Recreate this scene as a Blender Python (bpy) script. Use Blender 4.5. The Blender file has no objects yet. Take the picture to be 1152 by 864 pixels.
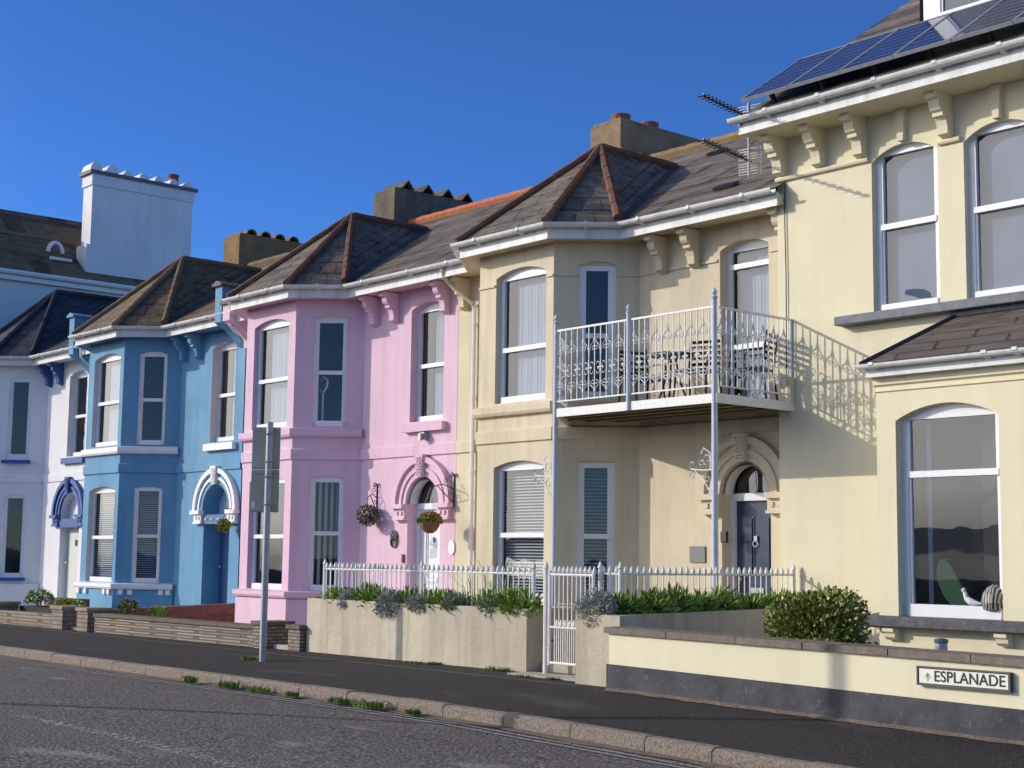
import bpy, bmesh, math, random
from mathutils import Vector, Matrix
R = random.Random(11)
PI = math.pi
scene = bpy.context.scene
COL = scene.collection

# ------------------------------------------------------------------ helpers
def V(*a): return Vector(a)

class MB:
    """collects polygons, built as ONE mesh object; every face gets a UV in metres"""
    def __init__(self): self.v = []; self.f = []; self.c = []; self.sm = []; self.cur = 0.5
    def face(self, pts, smooth=False):
        n = len(self.v); self.v += [Vector(p) for p in pts]
        self.f.append(tuple(range(n, n+len(pts)))); self.c.append(self.cur); self.sm.append(smooth)
    def box(self, x0, x1, y0, y1, z0, z1, M=None):
        p = [Vector((x, y, z)) for z in (z0, z1) for x, y in ((x0, y0), (x1, y0), (x1, y1), (x0, y1))]
        if M is not None: p = [M @ q for q in p]
        for a in ((3,2,1,0),(4,5,6,7),(0,1,5,4),(1,2,6,5),(2,3,7,6),(3,0,4,7)): self.face([p[i] for i in a])
    def tube(self, pts, r, n=6, cap=True, closed=False):
        pts = [Vector(p) for p in pts]; rs = r if isinstance(r, (list, tuple)) else [r]*len(pts)
        rings = []; ref = None
        for i, p in enumerate(pts):
            if closed: t = pts[(i+1) % len(pts)] - pts[i-1]
            else: t = pts[min(i+1, len(pts)-1)] - pts[max(i-1, 0)]
            t.normalize()
            if ref is None: ref = V(0,0,1) if abs(t.z) < .9 else V(1,0,0)
            a = t.cross(ref)
            if a.length < 1e-4: a = t.cross(V(0.3,1,0.2))
            a.normalize(); b = a.cross(t)
            ref = b
            rings.append([p + (a*math.cos(2*PI*k/n) + b*math.sin(2*PI*k/n))*rs[i] for k in range(n)])
        m = len(rings)
        for i in range(m if closed else m-1):
            A, B = rings[i], rings[(i+1) % m]
            for k in range(n): self.face([A[k], A[(k+1) % n], B[(k+1) % n], B[k]], True)
        if cap and not closed: self.face(rings[0][::-1]); self.face(rings[-1])
    def lathe(self, base, prof, n=12):
        b = Vector(base)
        rg = [[b + V(r*math.cos(2*PI*k/n), r*math.sin(2*PI*k/n), z) for k in range(n)] for r, z in prof]
        for A, B in zip(rg, rg[1:]):
            for k in range(n): self.face([A[k], A[(k+1) % n], B[(k+1) % n], B[k]], True)
        self.face(rg[0][::-1]); self.face(rg[-1])
    def prism(self, outline, vec):
        o = [Vector(p) for p in outline]; vec = Vector(vec); q = [p + vec for p in o]
        self.face(o); self.face(q[::-1])
        for i in range(len(o)):
            j = (i+1) % len(o); self.face([o[j], o[i], q[i], q[j]])
    def sweep(self, path, prof, cap=True):
        """path: (x,y) list running left to right seen from the street; prof: closed (outward, z) outline"""
        P = [Vector((a, b)) for a, b in path]; rows = []
        for i, p in enumerate(P):
            d0 = (p - P[i-1]).normalized() if i else None
            d1 = (P[i+1] - p).normalized() if i < len(P)-1 else None
            d0 = d0 or d1; d1 = d1 or d0
            n0 = Vector((d0.y, -d0.x)); n1 = Vector((d1.y, -d1.x))
            m = (n0 + n1); m /= max(.2, m.dot(n0))
            rows.append([V(p.x + m.x*o, p.y + m.y*o, z) for o, z in prof])
        k = len(prof)
        for A, B in zip(rows, rows[1:]):
            for i in range(k):
                j = (i+1) % k; self.face([A[i], B[i], B[j], A[j]])
        if cap: self.face(rows[0]); self.face(rows[-1][::-1])
    def build(self, name, mat, parent=None, org=None, merge=False, bevel=0):
        if org is None: org = Vector(parent['_o']) if parent is not None else V(0,0,0)
        org = Vector(org)
        me = bpy.data.meshes.new(name)
        me.from_pydata([tuple(p - org) for p in self.v], [], self.f)
        uv = me.uv_layers.new(name='m'); ca = me.color_attributes.new('var', 'FLOAT_COLOR', 'CORNER')
        for poly, c, s in zip(me.polygons, self.c, self.sm):
            n = poly.normal; poly.use_smooth = s
            if abs(n.z) > .98: u = V(1,0,0)
            else: u = V(-n.y, n.x, 0).normalized()
            w = n.cross(u)
            for li in poly.loop_indices:
                p = self.v[me.loops[li].vertex_index]
                uv.data[li].uv = (p.dot(u), p.dot(w)); ca.data[li].color = (c, c, c, 1)
        if merge or bevel:
            bm = bmesh.new(); bm.from_mesh(me)
            bmesh.ops.remove_doubles(bm, verts=bm.verts, dist=1e-4)
            bmesh.ops.recalc_face_normals(bm, faces=bm.faces)
            bm.to_mesh(me); bm.free()
        ob = bpy.data.objects.new(name, me); COL.objects.link(ob)
        if mat is not None: me.materials.append(mat)
        if parent is not None: ob.parent = parent
        else: ob.location = org
        ob['_o'] = tuple(org)
        if bevel:
            m = ob.modifiers.new('b', 'BEVEL'); m.width = bevel; m.segments = 2; m.limit_method = 'ANGLE'
        return ob

def tag(o, label=None, cat=None, group=None, kind=None):
    if label: o['label'] = label
    if cat: o['category'] = cat
    if group: o['group'] = group
    if kind: o['kind'] = kind
    return o
def empty(name, loc, label, cat, group=None):
    o = bpy.data.objects.new(name, None); COL.objects.link(o); o.location = loc; o['_o'] = tuple(loc)
    o.empty_display_size = .1
    return tag(o, label, cat, group)

class Frame:
    """a vertical wall plane: u runs to the right seen from outside, d outwards"""
    def __init__(self, x, y, nx, ny):
        l = math.hypot(nx, ny); self.o = V(x, y, 0); self.n = V(nx/l, ny/l, 0); self.u = V(-ny/l, nx/l, 0)
    def P(self, u, d, z): return self.o + self.u*u + self.n*d + V(0, 0, z)
    def box(self, mb, u0, u1, d0, d1, z0, z1):
        p = [self.P(u, d, z) for z in (z0, z1) for u, d in ((u0, d1), (u1, d1), (u1, d0), (u0, d0))]
        for a in ((3,2,1,0),(4,5,6,7),(0,1,5,4),(1,2,6,5),(2,3,7,6),(3,0,4,7)): mb.face([p[i] for i in a])

def arch_pts(u0, u1, zs, zc, n=12):
    """points from left spring to right spring over the crown"""
    if zc - zs < 1e-3: return [(u0, zs), (u1, zs)]
    c = (u0+u1)/2; h = (u1-u0)/2; r_ = zc - zs
    rad = (h*h + r_*r_)/(2*r_); cz = zc - rad; a0 = math.asin(min(1, h/rad))
    if r_ > h - 1e-3: a0 = PI/2; rad = h; cz = zs
    return [(c + rad*math.sin(-a0 + 2*a0*i/n), cz + rad*math.cos(-a0 + 2*a0*i/n)) for i in range(n+1)]

def wall(mb, F, u0, u1, z0, z1, ops):
    """a wall strip with arched openings (u0,u1,zb,zs,zc,reveal); ops must not overlap in u"""
    cur = u0
    q = lambda *p: mb.face([F.P(u, 0, z) for u, z in p])
    for (a, b, zb, zs, zc, rv) in sorted(ops):
        if a > cur + 1e-4: q((cur, z0), (a, z0), (a, z1), (cur, z1))
        if zb > z0 + 1e-4: q((a, z0), (b, z0), (b, zb), (a, zb))
        ar = arch_pts(a, b, zs, zc)
        for (x, z), (x2, z2) in zip(ar, ar[1:]): q((x, z), (x2, z2), (x2, z1), (x, z1))
        rim = [(a, zb)] + ar + [(b, zb)]
        for (x, z), (x2, z2) in zip(rim, rim[1:]):
            mb.face([F.P(x, 0, z), F.P(x, -rv, z), F.P(x2, -rv, z2), F.P(x2, 0, z2)])
        mb.face([F.P(a, 0, zb), F.P(b, 0, zb), F.P(b, -rv, zb), F.P(a, -rv, zb)])
        cur = b
    if u1 > cur + 1e-4: q((cur, z0), (u1, z0), (u1, z1), (cur, z1))

# ------------------------------------------------------------------ materials
def mat(name):
    m = bpy.data.materials.new(name); m.use_nodes = True
    nt = m.node_tree; nt.nodes.clear()
    out = nt.nodes.new('ShaderNodeOutputMaterial'); b = nt.nodes.new('ShaderNodeBsdfPrincipled')
    nt.links.new(b.outputs[0], out.inputs[0])
    return m, nt, b
def N(nt, t, **k):
    n = nt.nodes.new('ShaderNode'+t)
    for a, v in k.items():
        if a in n.inputs: n.inputs[a].default_value = v
        else: setattr(n, a, v)
    return n
def c4(c): return (c[0], c[1], c[2], 1)
def lin(r, g, b):
    f = lambda v: (v/255/12.92 if v/255 <= .04045 else ((v/255+.055)/1.055)**2.4)
    return (f(r), f(g), f(b))
def mixc(nt, fac, a, b, mode='MIX'):
    m = nt.nodes.new('ShaderNodeMix'); m.data_type = 'RGBA'; m.blend_type = mode
    for s, v in (('Factor', fac), ('A', a), ('B', b)):
        sock = m.inputs[0] if s == 'Factor' else m.inputs[6 if s == 'A' else 7]
        if hasattr(v, 'is_linked') or hasattr(v, 'node'): nt.links.new(v, sock)
        elif s == 'Factor': sock.default_value = v
        else: sock.default_value = c4(v)
    return m.outputs[2]
def ramp(nt, src, a, b, lo=0., hi=1.):
    m = N(nt, 'MapRange'); m.inputs[1].default_value = a; m.inputs[2].default_value = b
    m.inputs[3].default_value = lo; m.inputs[4].default_value = hi
    nt.links.new(src, m.inputs[0]); return m.outputs[0]
def noise(nt, scale, detail=4, vec=None, rough=.55):
    n = N(nt, 'TexNoise'); n.inputs['Scale'].default_value = scale; n.inputs['Detail'].default_value = detail
    n.inputs['Roughness'].default_value = rough
    if vec is None:
        t = N(nt, 'NewGeometry'); vec = t.outputs['Position']
    nt.links.new(vec, n.inputs['Vector']); return n.outputs['Fac']
def scaled(nt, sx, sy, sz):
    g = N(nt, 'NewGeometry'); m = N(nt, 'Mapping'); m.inputs['Scale'].default_value = (sx, sy, sz)
    nt.links.new(g.outputs['Position'], m.inputs['Vector']); return m.outputs[0]
def bump(nt, b, h, strength=.3, dist=.01):
    n = N(nt, 'Bump'); n.inputs['Strength'].default_value = strength; n.inputs['Distance'].default_value = dist
    nt.links.new(h, n.inputs['Height']); nt.links.new(n.outputs[0], b.inputs['Normal']); return n

def render_paint(name, col, dirt=(.25,.2,.14), amount=.25, rough=.75, bumpy=.35, patch=.1, grain=.35):
    """painted render: broad fading, rain streaks, grain"""
    m, nt, b = mat(name)
    big = ramp(nt, noise(nt, .9, 5), .3, .7)
    c = mixc(nt, big, tuple(v*(1-patch) for v in col), tuple(min(1, v*(1+patch*.6)) for v in col))
    st = ramp(nt, noise(nt, 1.0, 6, scaled(nt, 5, 5, .35), .65),   .46, .76)
    c = mixc(nt, ramp(nt, st, 0, 1, 0, amount), c, dirt)
    sp = ramp(nt, noise(nt, 9, 5, None, .7), .62, .8, 0, amount*.6)
    c = mixc(nt, sp, c, dirt)
    nt.links.new(c, b.inputs['Base Color']); b.inputs['Roughness'].default_value = rough
    b.inputs['Specular IOR Level'].default_value = .25
    h = N(nt, 'Math', operation='ADD')
    nt.links.new(noise(nt, 6, 4), h.inputs[0]); nt.links.new(ramp(nt, noise(nt, 70 if grain < .5 else 55, 5, None, .7), 0, 1, 0, grain), h.inputs[1])
    bump(nt, b, h.outputs[0], bumpy, .02)
    return m
def plain(name, col, rough=.5, metal=0., var=.06, scale=6, bumpy=0.0, spec=.4):
    m, nt, b = mat(name)
    f = noise(nt, scale, 5)
    c = mixc(nt, ramp(nt, f, .3, .7), tuple(v*(1-var) for v in col), tuple(min(1, v*(1+var)) for v in col))
    nt.links.new(c, b.inputs['Base Color']); b.inputs['Roughness'].default_value = rough; b.inputs['Metallic'].default_value = metal
    b.inputs['Specular IOR Level'].default_value = spec
    if bumpy: bump(nt, b, noise(nt, scale*8, 4), bumpy, .01)
    return m
def slate(name, cols, w=.27, h=.155, lichen=(.34,.2,.03), lich=.5, moss=(.05,.055,.02), mossy=.2, ms=.012):
    m, nt, b = mat(name)
    uv = N(nt, 'UVMap'); uv.uv_map = 'm'
    br = N(nt, 'TexBrick'); br.offset = .5
    br.inputs['Scale'].default_value = 1; br.inputs['Brick Width'].default_value = w; br.inputs['Row Height'].default_value = h
    br.inputs['Mortar Size'].default_value = ms; br.inputs['Mortar Smooth'].default_value = .3; br.inputs['Bias'].default_value = 0
    br.inputs['Color1'].default_value = c4(cols[0]); br.inputs['Color2'].default_value = c4(cols[1])
    br.inputs['Mortar'].default_value = c4(tuple(v*.12 for v in cols[0]))
    nt.links.new(uv.outputs[0], br.inputs['Vector'])
    c = mixc(nt, ramp(nt, noise(nt, 1.6, 6, None, .65), .4, .72, 0, .75), br.outputs['Color'], cols[2])
    c = mixc(nt, ramp(nt, noise(nt, 2.2, 7, scaled(nt, .6, 2.2, 4), .75), .36, .66, .75, 0), c, tuple(v*.35 for v in cols[0]))
    st = noise(nt, 3.0, 6, scaled(nt, .7, 3, 3), .7)
    c = mixc(nt, ramp(nt, st, .55, .72, 0, mossy), c, moss)
    mpu = N(nt, 'Mapping'); mpu.inputs['Scale'].default_value = (1.1, 7, 1); nt.links.new(uv.outputs[0], mpu.inputs[0])
    c = mixc(nt, ramp(nt, noise(nt, 1.3, 6, mpu.outputs[0], .7), .5, .72, 0, .65), c, tuple(min(1, v*1.45) for v in cols[2]))
    l = ramp(nt, noise(nt, 4.5, 8, None, .72), .545, .66, 0, lich)
    c = mixc(nt, l, c, lichen)
    w2 = ramp(nt, noise(nt, 14, 4, None, .7), .64, .72, 0, .35)
    c = mixc(nt, w2, c, (.3, .29, .26))
    nt.links.new(c, b.inputs['Base Color']); b.inputs['Roughness'].default_value = .62; b.inputs['Specular IOR Level'].default_value = .3
    # each course tilts up to its lower edge
    sep = N(nt, 'SeparateXYZ'); nt.links.new(uv.outputs[0], sep.inputs[0])
    dv = N(nt, 'Math', operation='DIVIDE'); nt.links.new(sep.outputs[1], dv.inputs[0]); dv.inputs[1].default_value = h
    fr = N(nt, 'Math', operation='FRACT'); nt.links.new(dv.outputs[0], fr.inputs[0])
    inv = ramp(nt, fr.outputs[0], 0, 1, .8, 0)
    s = N(nt, 'Math', operation='SUBTRACT'); nt.links.new(inv, s.inputs[0]); nt.links.new(br.outputs['Fac'], s.inputs[1])
    a = N(nt, 'Math', operation='ADD'); nt.links.new(s.outputs[0], a.inputs[0]); nt.links.new(ramp(nt, noise(nt, 30, 4), 0, 1, 0, .5), a.inputs[1])
    bump(nt, b, a.outputs[0], .7, .02)
    return m
def bricks(name, c1, c2, mortar, w=.225, h=.075, ms=.008, bumpy=.6):
    m, nt, b = mat(name)
    uv = N(nt, 'UVMap'); uv.uv_map = 'm'
    dist = N(nt, 'Mapping'); nt.links.new(uv.outputs[0], dist.inputs[0])
    br = N(nt, 'TexBrick')
    br.inputs['Scale'].default_value = 1; br.inputs['Brick Width'].default_value = w; br.inputs['Row Height'].default_value = h
    br.inputs['Mortar Size'].default_value = ms; br.inputs['Mortar Smooth'].default_value = .3
    br.inputs['Color1'].default_value = c4(c1); br.inputs['Color2'].default_value = c4(c2); br.inputs['Mortar'].default_value = c4(mortar)
    nt.links.new(dist.outputs[0], br.inputs['Vector'])
    c = mixc(nt, ramp(nt, noise(nt, 5, 6, None, .7), .45, .75, 0, .6), br.outputs['Color'], tuple(v*.45 for v in c1))
    nt.links.new(c, b.inputs['Base Color']); b.inputs['Roughness'].default_value = .85; b.inputs['Specular IOR Level'].default_value = .2
    s = N(nt, 'Math', operation='SUBTRACT'); nt.links.new(ramp(nt, noise(nt, 35, 5), 0, 1, 0, .7), s.inputs[0]); nt.links.new(br.outputs['Fac'], s.inputs[1])
    bump(nt, b, s.outputs[0], bumpy, .02)
    return m
def stone(name, c1, c2, scale=6, bumpy=.6, rough=.85, spots=None):
    m, nt, b = mat(name)
    c = mixc(nt, ramp(nt, noise(nt, scale, 8, None, .7), .32, .68), c1, c2)
    if spots: c = mixc(nt, ramp(nt, noise(nt, scale*3.1, 6, None, .7), .58, .68, 0, .8), c, spots)
    nt.links.new(c, b.inputs['Base Color']); b.inputs['Roughness'].default_value = rough; b.inputs['Specular IOR Level'].default_value = .2
    bump(nt, b, noise(nt, scale*6, 6, None, .7), bumpy, .02)
    return m
def leafmat(name, c1, c2, rough=.5):
    m, nt, b = mat(name)
    at = N(nt, 'VertexColor'); at.layer_name = 'var'
    c = mixc(nt, at.outputs[0], c1, c2)
    nt.links.new(c, b.inputs['Base Color']); b.inputs['Roughness'].default_value = rough; b.inputs['Specular IOR Level'].default_value = .3
    return m
def glass(name):
    m = bpy.data.materials.new(name); m.use_nodes = True; nt = m.node_tree; nt.nodes.clear()
    out = nt.nodes.new('ShaderNodeOutputMaterial'); mx = nt.nodes.new('ShaderNodeMixShader')
    tr = nt.nodes.new('ShaderNodeBsdfTransparent'); gl = nt.nodes.new('ShaderNodeBsdfGlossy')
    tr.inputs[0].default_value = (.86, .9, .92, 1); gl.inputs[0].default_value = (1, 1, 1, 1); gl.inputs['Roughness'].default_value = .01
    fr = nt.nodes.new('ShaderNodeFresnel'); g0 = N(nt, 'NewGeometry'); nt.links.new(ramp(nt, g0.outputs['Backfacing'], 0, 1, 1.68, 1/1.68), fr.inputs[0])
    bp = N(nt, 'Bump'); bp.inputs['Strength'].default_value = .05; bp.inputs['Distance'].default_value = .02
    nt.links.new(noise(nt, 1.7, 2), bp.inputs['Height']); nt.links.new(bp.outputs[0], gl.inputs['Normal'])
    nt.links.new(fr.outputs[0], mx.inputs[0]); nt.links.new(tr.outputs[0], mx.inputs[1]); nt.links.new(gl.outputs[0], mx.inputs[2])
    nt.links.new(mx.outputs[0], out.inputs[0]); return m

M = {}
M['cream'] = render_paint('cream_render', (.67,.575,.41), (.36,.28,.18), .38, patch=.12)
M['yellow'] = render_paint('pale_yellow_render', (.74,.672,.475), (.45,.37,.24), .16, patch=.05, bumpy=.28)
M['pink'] = render_paint('pink_render', (.73,.50,.615), (.42,.25,.32), .3, patch=.06)
M['blue'] = render_paint('blue_render', (.125,.31,.49), (.35,.42,.42), .3, patch=.16)
M['white'] = render_paint('white_render', (.74,.73,.75), (.5,.47,.45), .12, patch=.05)
M['white_chim'] = render_paint('white_chimney_render', (.72,.70,.72), (.4,.38,.4), .25, patch=.06)
M['wall_tan'] = render_paint('tan_roughcast', (.58,.505,.385), (.25,.20,.14), .6, patch=.18, bumpy=.8, grain=.7)
M['plinth'] = stone('black_grey_plinth', (.042,.043,.05), (.085,.087,.098), 3.5, .35, .7, spots=(.13,.13,.145))
M['upvc'] = plain('white_upvc', (.76,.76,.78), .35, var=.03)
M['rainware'] = render_paint('weathered_shade_greyed_white_rainware', (.72,.715,.70), (.28,.27,.22), .5, .45, .1, .07)  # dirt, whose grey also stands for gutter shade on the fascia
M['bluewhite'] = plain('white_gloss_paint', (.80,.78,.78), .5, var=.06)
M['peach'] = plain('off_white_trim', (.74,.66,.62), .6, var=.06)
M['navytrim'] = plain('dark_blue_trim', (.028,.085,.28), .5, var=.15)
M['iron'] = plain('white_painted_iron', (.73,.715,.68), .5, var=.1, scale=25)
M['polegrey'] = plain('blue_grey_painted_steel', (.50,.54,.60), .45, var=.08, scale=12)
M['cream_trim'] = render_paint('cream_trim_paint', (.66,.575,.42), (.3,.22,.13), .3, patch=.08)
M['slate_c'] = slate('slate_roof', [(.125,.11,.10), (.21,.18,.155), (.30,.24,.175)], lichen=(.33,.21,.06), lich=.6, mossy=.4)
M['slate_p'] = slate('slate_roof_dark', [(.115,.10,.09), (.19,.16,.135), (.29,.22,.15)], lichen=(.35,.21,.05), lich=.65, mossy=.45)
M['slate_b'] = slate('slate_roof_brown', [(.15,.11,.07), (.21,.15,.09), (.27,.18,.085)], lichen=(.33,.19,.05), lich=.6, mossy=.6)
M['slate_n'] = slate('slate_roof_navy', [(.05,.052,.062), (.075,.077,.09), (.09,.09,.1)], lich=.1, mossy=.2)
M['slate_far'] = slate('tiled_roof_mossy', [(.15,.11,.065), (.20,.15,.08), (.24,.18,.09)], w=.33, h=.30, lichen=(.26,.19,.05), lich=.7, mossy=.4, ms=.035)
M['slate_r'] = slate('brown_plain_slate', [(.135,.105,.10), (.17,.135,.125), (.17,.14,.125)], w=.42, h=.19, lich=.12, mossy=.15)
M['hip'] = stone('terracotta_hip_tile', (.13,.068,.045), (.22,.115,.075), 5, .6, spots=(.11,.085,.045))
M['hip_n'] = stone('dark_hip_tile', (.035,.035,.042), (.07,.07,.08), 5, .5)
M['hip_b'] = stone('brown_hip_tile', (.17,.11,.07), (.26,.17,.10), 5, .5, spots=(.12,.1,.05))
M['ridge_red'] = stone('red_ridge_tile', (.42,.12,.06), (.55,.2,.1), 7, .4)
M['ridge_lich'] = stone('lichened_ridge_tile', (.22,.15,.08), (.33,.22,.11), 6, .6, spots=(.16,.14,.11))
M['chim'] = stone('weathered_chimney_render', (.19,.13,.08), (.31,.225,.14), 2.5, .7, spots=(.10,.075,.055))
M['chim_p'] = stone('sooty_chimney_render', (.085,.07,.055), (.19,.16,.125), 2.5, .7, spots=(.05,.045,.04))
M['chim_b'] = stone('brown_chimney_render', (.19,.11,.055), (.30,.185,.095), 2.5, .7, spots=(.12,.08,.05))
M['terracotta'] = stone('terracotta_pot', (.27,.08,.045), (.36,.12,.07), 9, .3)
M['lead'] = stone('grey_lead', (.13,.14,.15), (.22,.23,.25), 9, .3, .6)
M['lead_dark'] = stone('dark_valley_lead', (.05,.05,.055), (.09,.09,.095), 9, .3, .7)
M['darksill'] = stone('dark_slate_sill', (.06,.062,.07), (.13,.13,.145), 10, .4, .55, spots=(.22,.22,.23))
M['glass'] = glass('window_glass')
M['room'] = plain('dim_room', (.022,.02,.02), .9)  # near-black colour stands for the darkness of unlit interiors
M['curtain'] = plain('white_net_curtain', (.26,.29,.37), .9, var=.06, scale=3)
M['bluenet'] = plain('blue_grey_net', (.11,.14,.22), .9, var=.2, scale=2)
M['drape'] = plain('taupe_drape', (.22,.2,.19), .9, var=.1, scale=3)
M['blind'] = plain('pale_grey_blind', (.50,.52,.53), .6, var=.05)
M['door_navy'] = plain('navy_door_paint', (.035,.05,.10), .25, var=.1)
M['door_white'] = plain('white_door', (.78,.78,.82), .35, var=.03)
M['door_blue'] = plain('mid_blue_door', (.05,.13,.26), .5, var=.1)
M['door_cream'] = plain('ivory_door', (.60,.60,.54), .5, var=.05)
M['brass'] = plain('polished_chrome', (.7,.7,.72), .2, 1.0)
M['black'] = plain('black_paint', (.02,.02,.022), .4, var=.2)
M['joist'] = stone('dark_timber', (.03,.024,.02), (.07,.055,.045), 8, .4)
M['joist_lit'] = stone('lit_brown_joist', (.26,.20,.13), (.40,.31,.20), 8, .4)  # pale brown stands for joist faces catching the light
M['deckboard'] = stone('shade_dark_deck_board', (.02,.016,.012), (.045,.035,.028), 8, .3)  # near-black colour stands for the shade between the joists
M['wood'] = stone('weathered_coping_stone', (.15,.12,.10), (.25,.205,.17), 9, .5, spots=(.33,.29,.25))
M['sandstone'] = stone('buff_rubble', (.29,.22,.17), (.42,.34,.27), 6, 1.0)
M['concrete'] = stone('pale_concrete', (.38,.34,.28), (.50,.45,.38), 7, .5)
M['soil'] = stone('dark_soil', (.03,.022,.016), (.06,.045,.03), 14, 1.0)
M['brick'] = bricks('grey_buff_brick', (.47,.385,.31), (.21,.165,.125), (.15,.12,.095), .27, .09, .022, .9)
M['brickcap'] = stone('brown_brick_coping', (.12,.10,.085), (.20,.16,.13), 8, .6)
M['redbrick'] = bricks('red_brown_brick', (.20,.085,.055), (.27,.13,.085), (.16,.12,.10))
M['stonewall'] = bricks('rubble_stone_wall', (.36,.29,.23), (.25,.2,.16), (.16,.125,.10), .3, .13, .014, 1.0)
M['signgrey'] = plain('olive_grey_sign_back', (.50,.45,.33), .5, var=.12, scale=5)
M['galv'] = plain('galvanised_steel', (.36,.37,.39), .45, .4, var=.12, scale=14)
M['leaf_green'] = leafmat('strap_leaf', (.10,.19,.02), (.33,.44,.09))
M['leaf_lav'] = leafmat('lavender_leaf', (.19,.205,.165), (.46,.46,.41), .8)
M['leaf_bush'] = leafmat('evergreen_leaf', (.075,.11,.014), (.34,.34,.08), .4)
M['leaf_weed'] = leafmat('weed_blade', (.08,.15,.02), (.22,.30,.06))
M['twig'] = plain('brown_twig', (.07,.05,.03), .9)
M['petal_red'] = plain('red_petals', (.62,.03,.06), .6); M['petal_yel'] = plain('yellow_petals', (.8,.55,.03), .6)
M['petal_white'] = plain('white_petals', (.8,.78,.72), .6)
M['dry_ball'] = leafmat('dry_wicker', (.03,.027,.02), (.5,.45,.36), .8)
M['green_cloth'] = plain('green_upholstery', (.016,.055,.022), .8, var=.2)
M['tilelane'] = plain('red_path_tile', (.2,.1,.07), .8, var=.2)

def asphalt(name, c1, c2, sp, sc, patches, grain=.85):
    m, nt, b = mat(name)
    c = mixc(nt, ramp(nt, noise(nt, .5, 5, scaled(nt, .35, 1.2, 1)), .35, .65), c1, c2)
    gr = noise(nt, sc, 2, None, .6)
    c = mixc(nt, ramp(nt, gr, .52, .66, 0, grain), c, sp)
    c = mixc(nt, ramp(nt, gr, .49, .36, 0, grain), c, tuple(v*.25 for v in c1))
    pz = ramp(nt, noise(nt, 1.1, 5, scaled(nt, .55, 1.3, 1), .6), .60, .76, 0, patches)
    c = mixc(nt, pz, c, tuple(min(1, v*1.4) for v in sp))
    nt.links.new(c, b.inputs['Base Color']); b.inputs['Roughness'].default_value = .85; b.inputs['Specular IOR Level'].default_value = .25
    bump(nt, b, gr, .9, .012)
    return m
M['road'] = asphalt('worn_asphalt', (.096,.081,.073), (.13,.112,.101), (.40,.35,.315), 40, .6)
M['pave'] = asphalt('smooth_pavement_tarmac', (.027,.0225,.0205), (.041,.035,.032), (.10,.086,.077), 45, .5, .6)
M['promenade'] = stone('pale_promenade', (.36,.33,.29), (.48,.44,.39), 3, .4)  # unseen seafront, made pale to bounce light onto the house fronts
M['kerb'] = stone('granite_kerb', (.13,.095,.072), (.50,.42,.345), 42, .9, spots=(.55,.48,.42))
M['gutterdirt'] = stone('gutter_grit', (.11,.085,.065), (.36,.285,.22), 40, .9)
def wornpaint(name, col, thr, sc):
    m, nt, b = mat(name)
    tr = nt.nodes.new('ShaderNodeBsdfTransparent'); mx = nt.nodes.new('ShaderNodeMixShader')
    out = [n for n in nt.nodes if n.type == 'OUTPUT_MATERIAL'][0]
    b.inputs['Base Color'].default_value = c4(col); b.inputs['Roughness'].default_value = .8
    f = ramp(nt, noise(nt, sc, 5, None, .75), thr-.04, thr+.05)
    nt.links.new(f, mx.inputs[0]); nt.links.new(tr.outputs[0], mx.inputs[1]); nt.links.new(b.outputs[0], mx.inputs[2])
    nt.links.new(mx.outputs[0], out.inputs[0]); return m
M['line'] = wornpaint('worn_white_line', (.36,.33,.31), .42, 14)
M['dash'] = wornpaint('very_worn_line', (.50,.46,.42), .55, 24)

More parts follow.
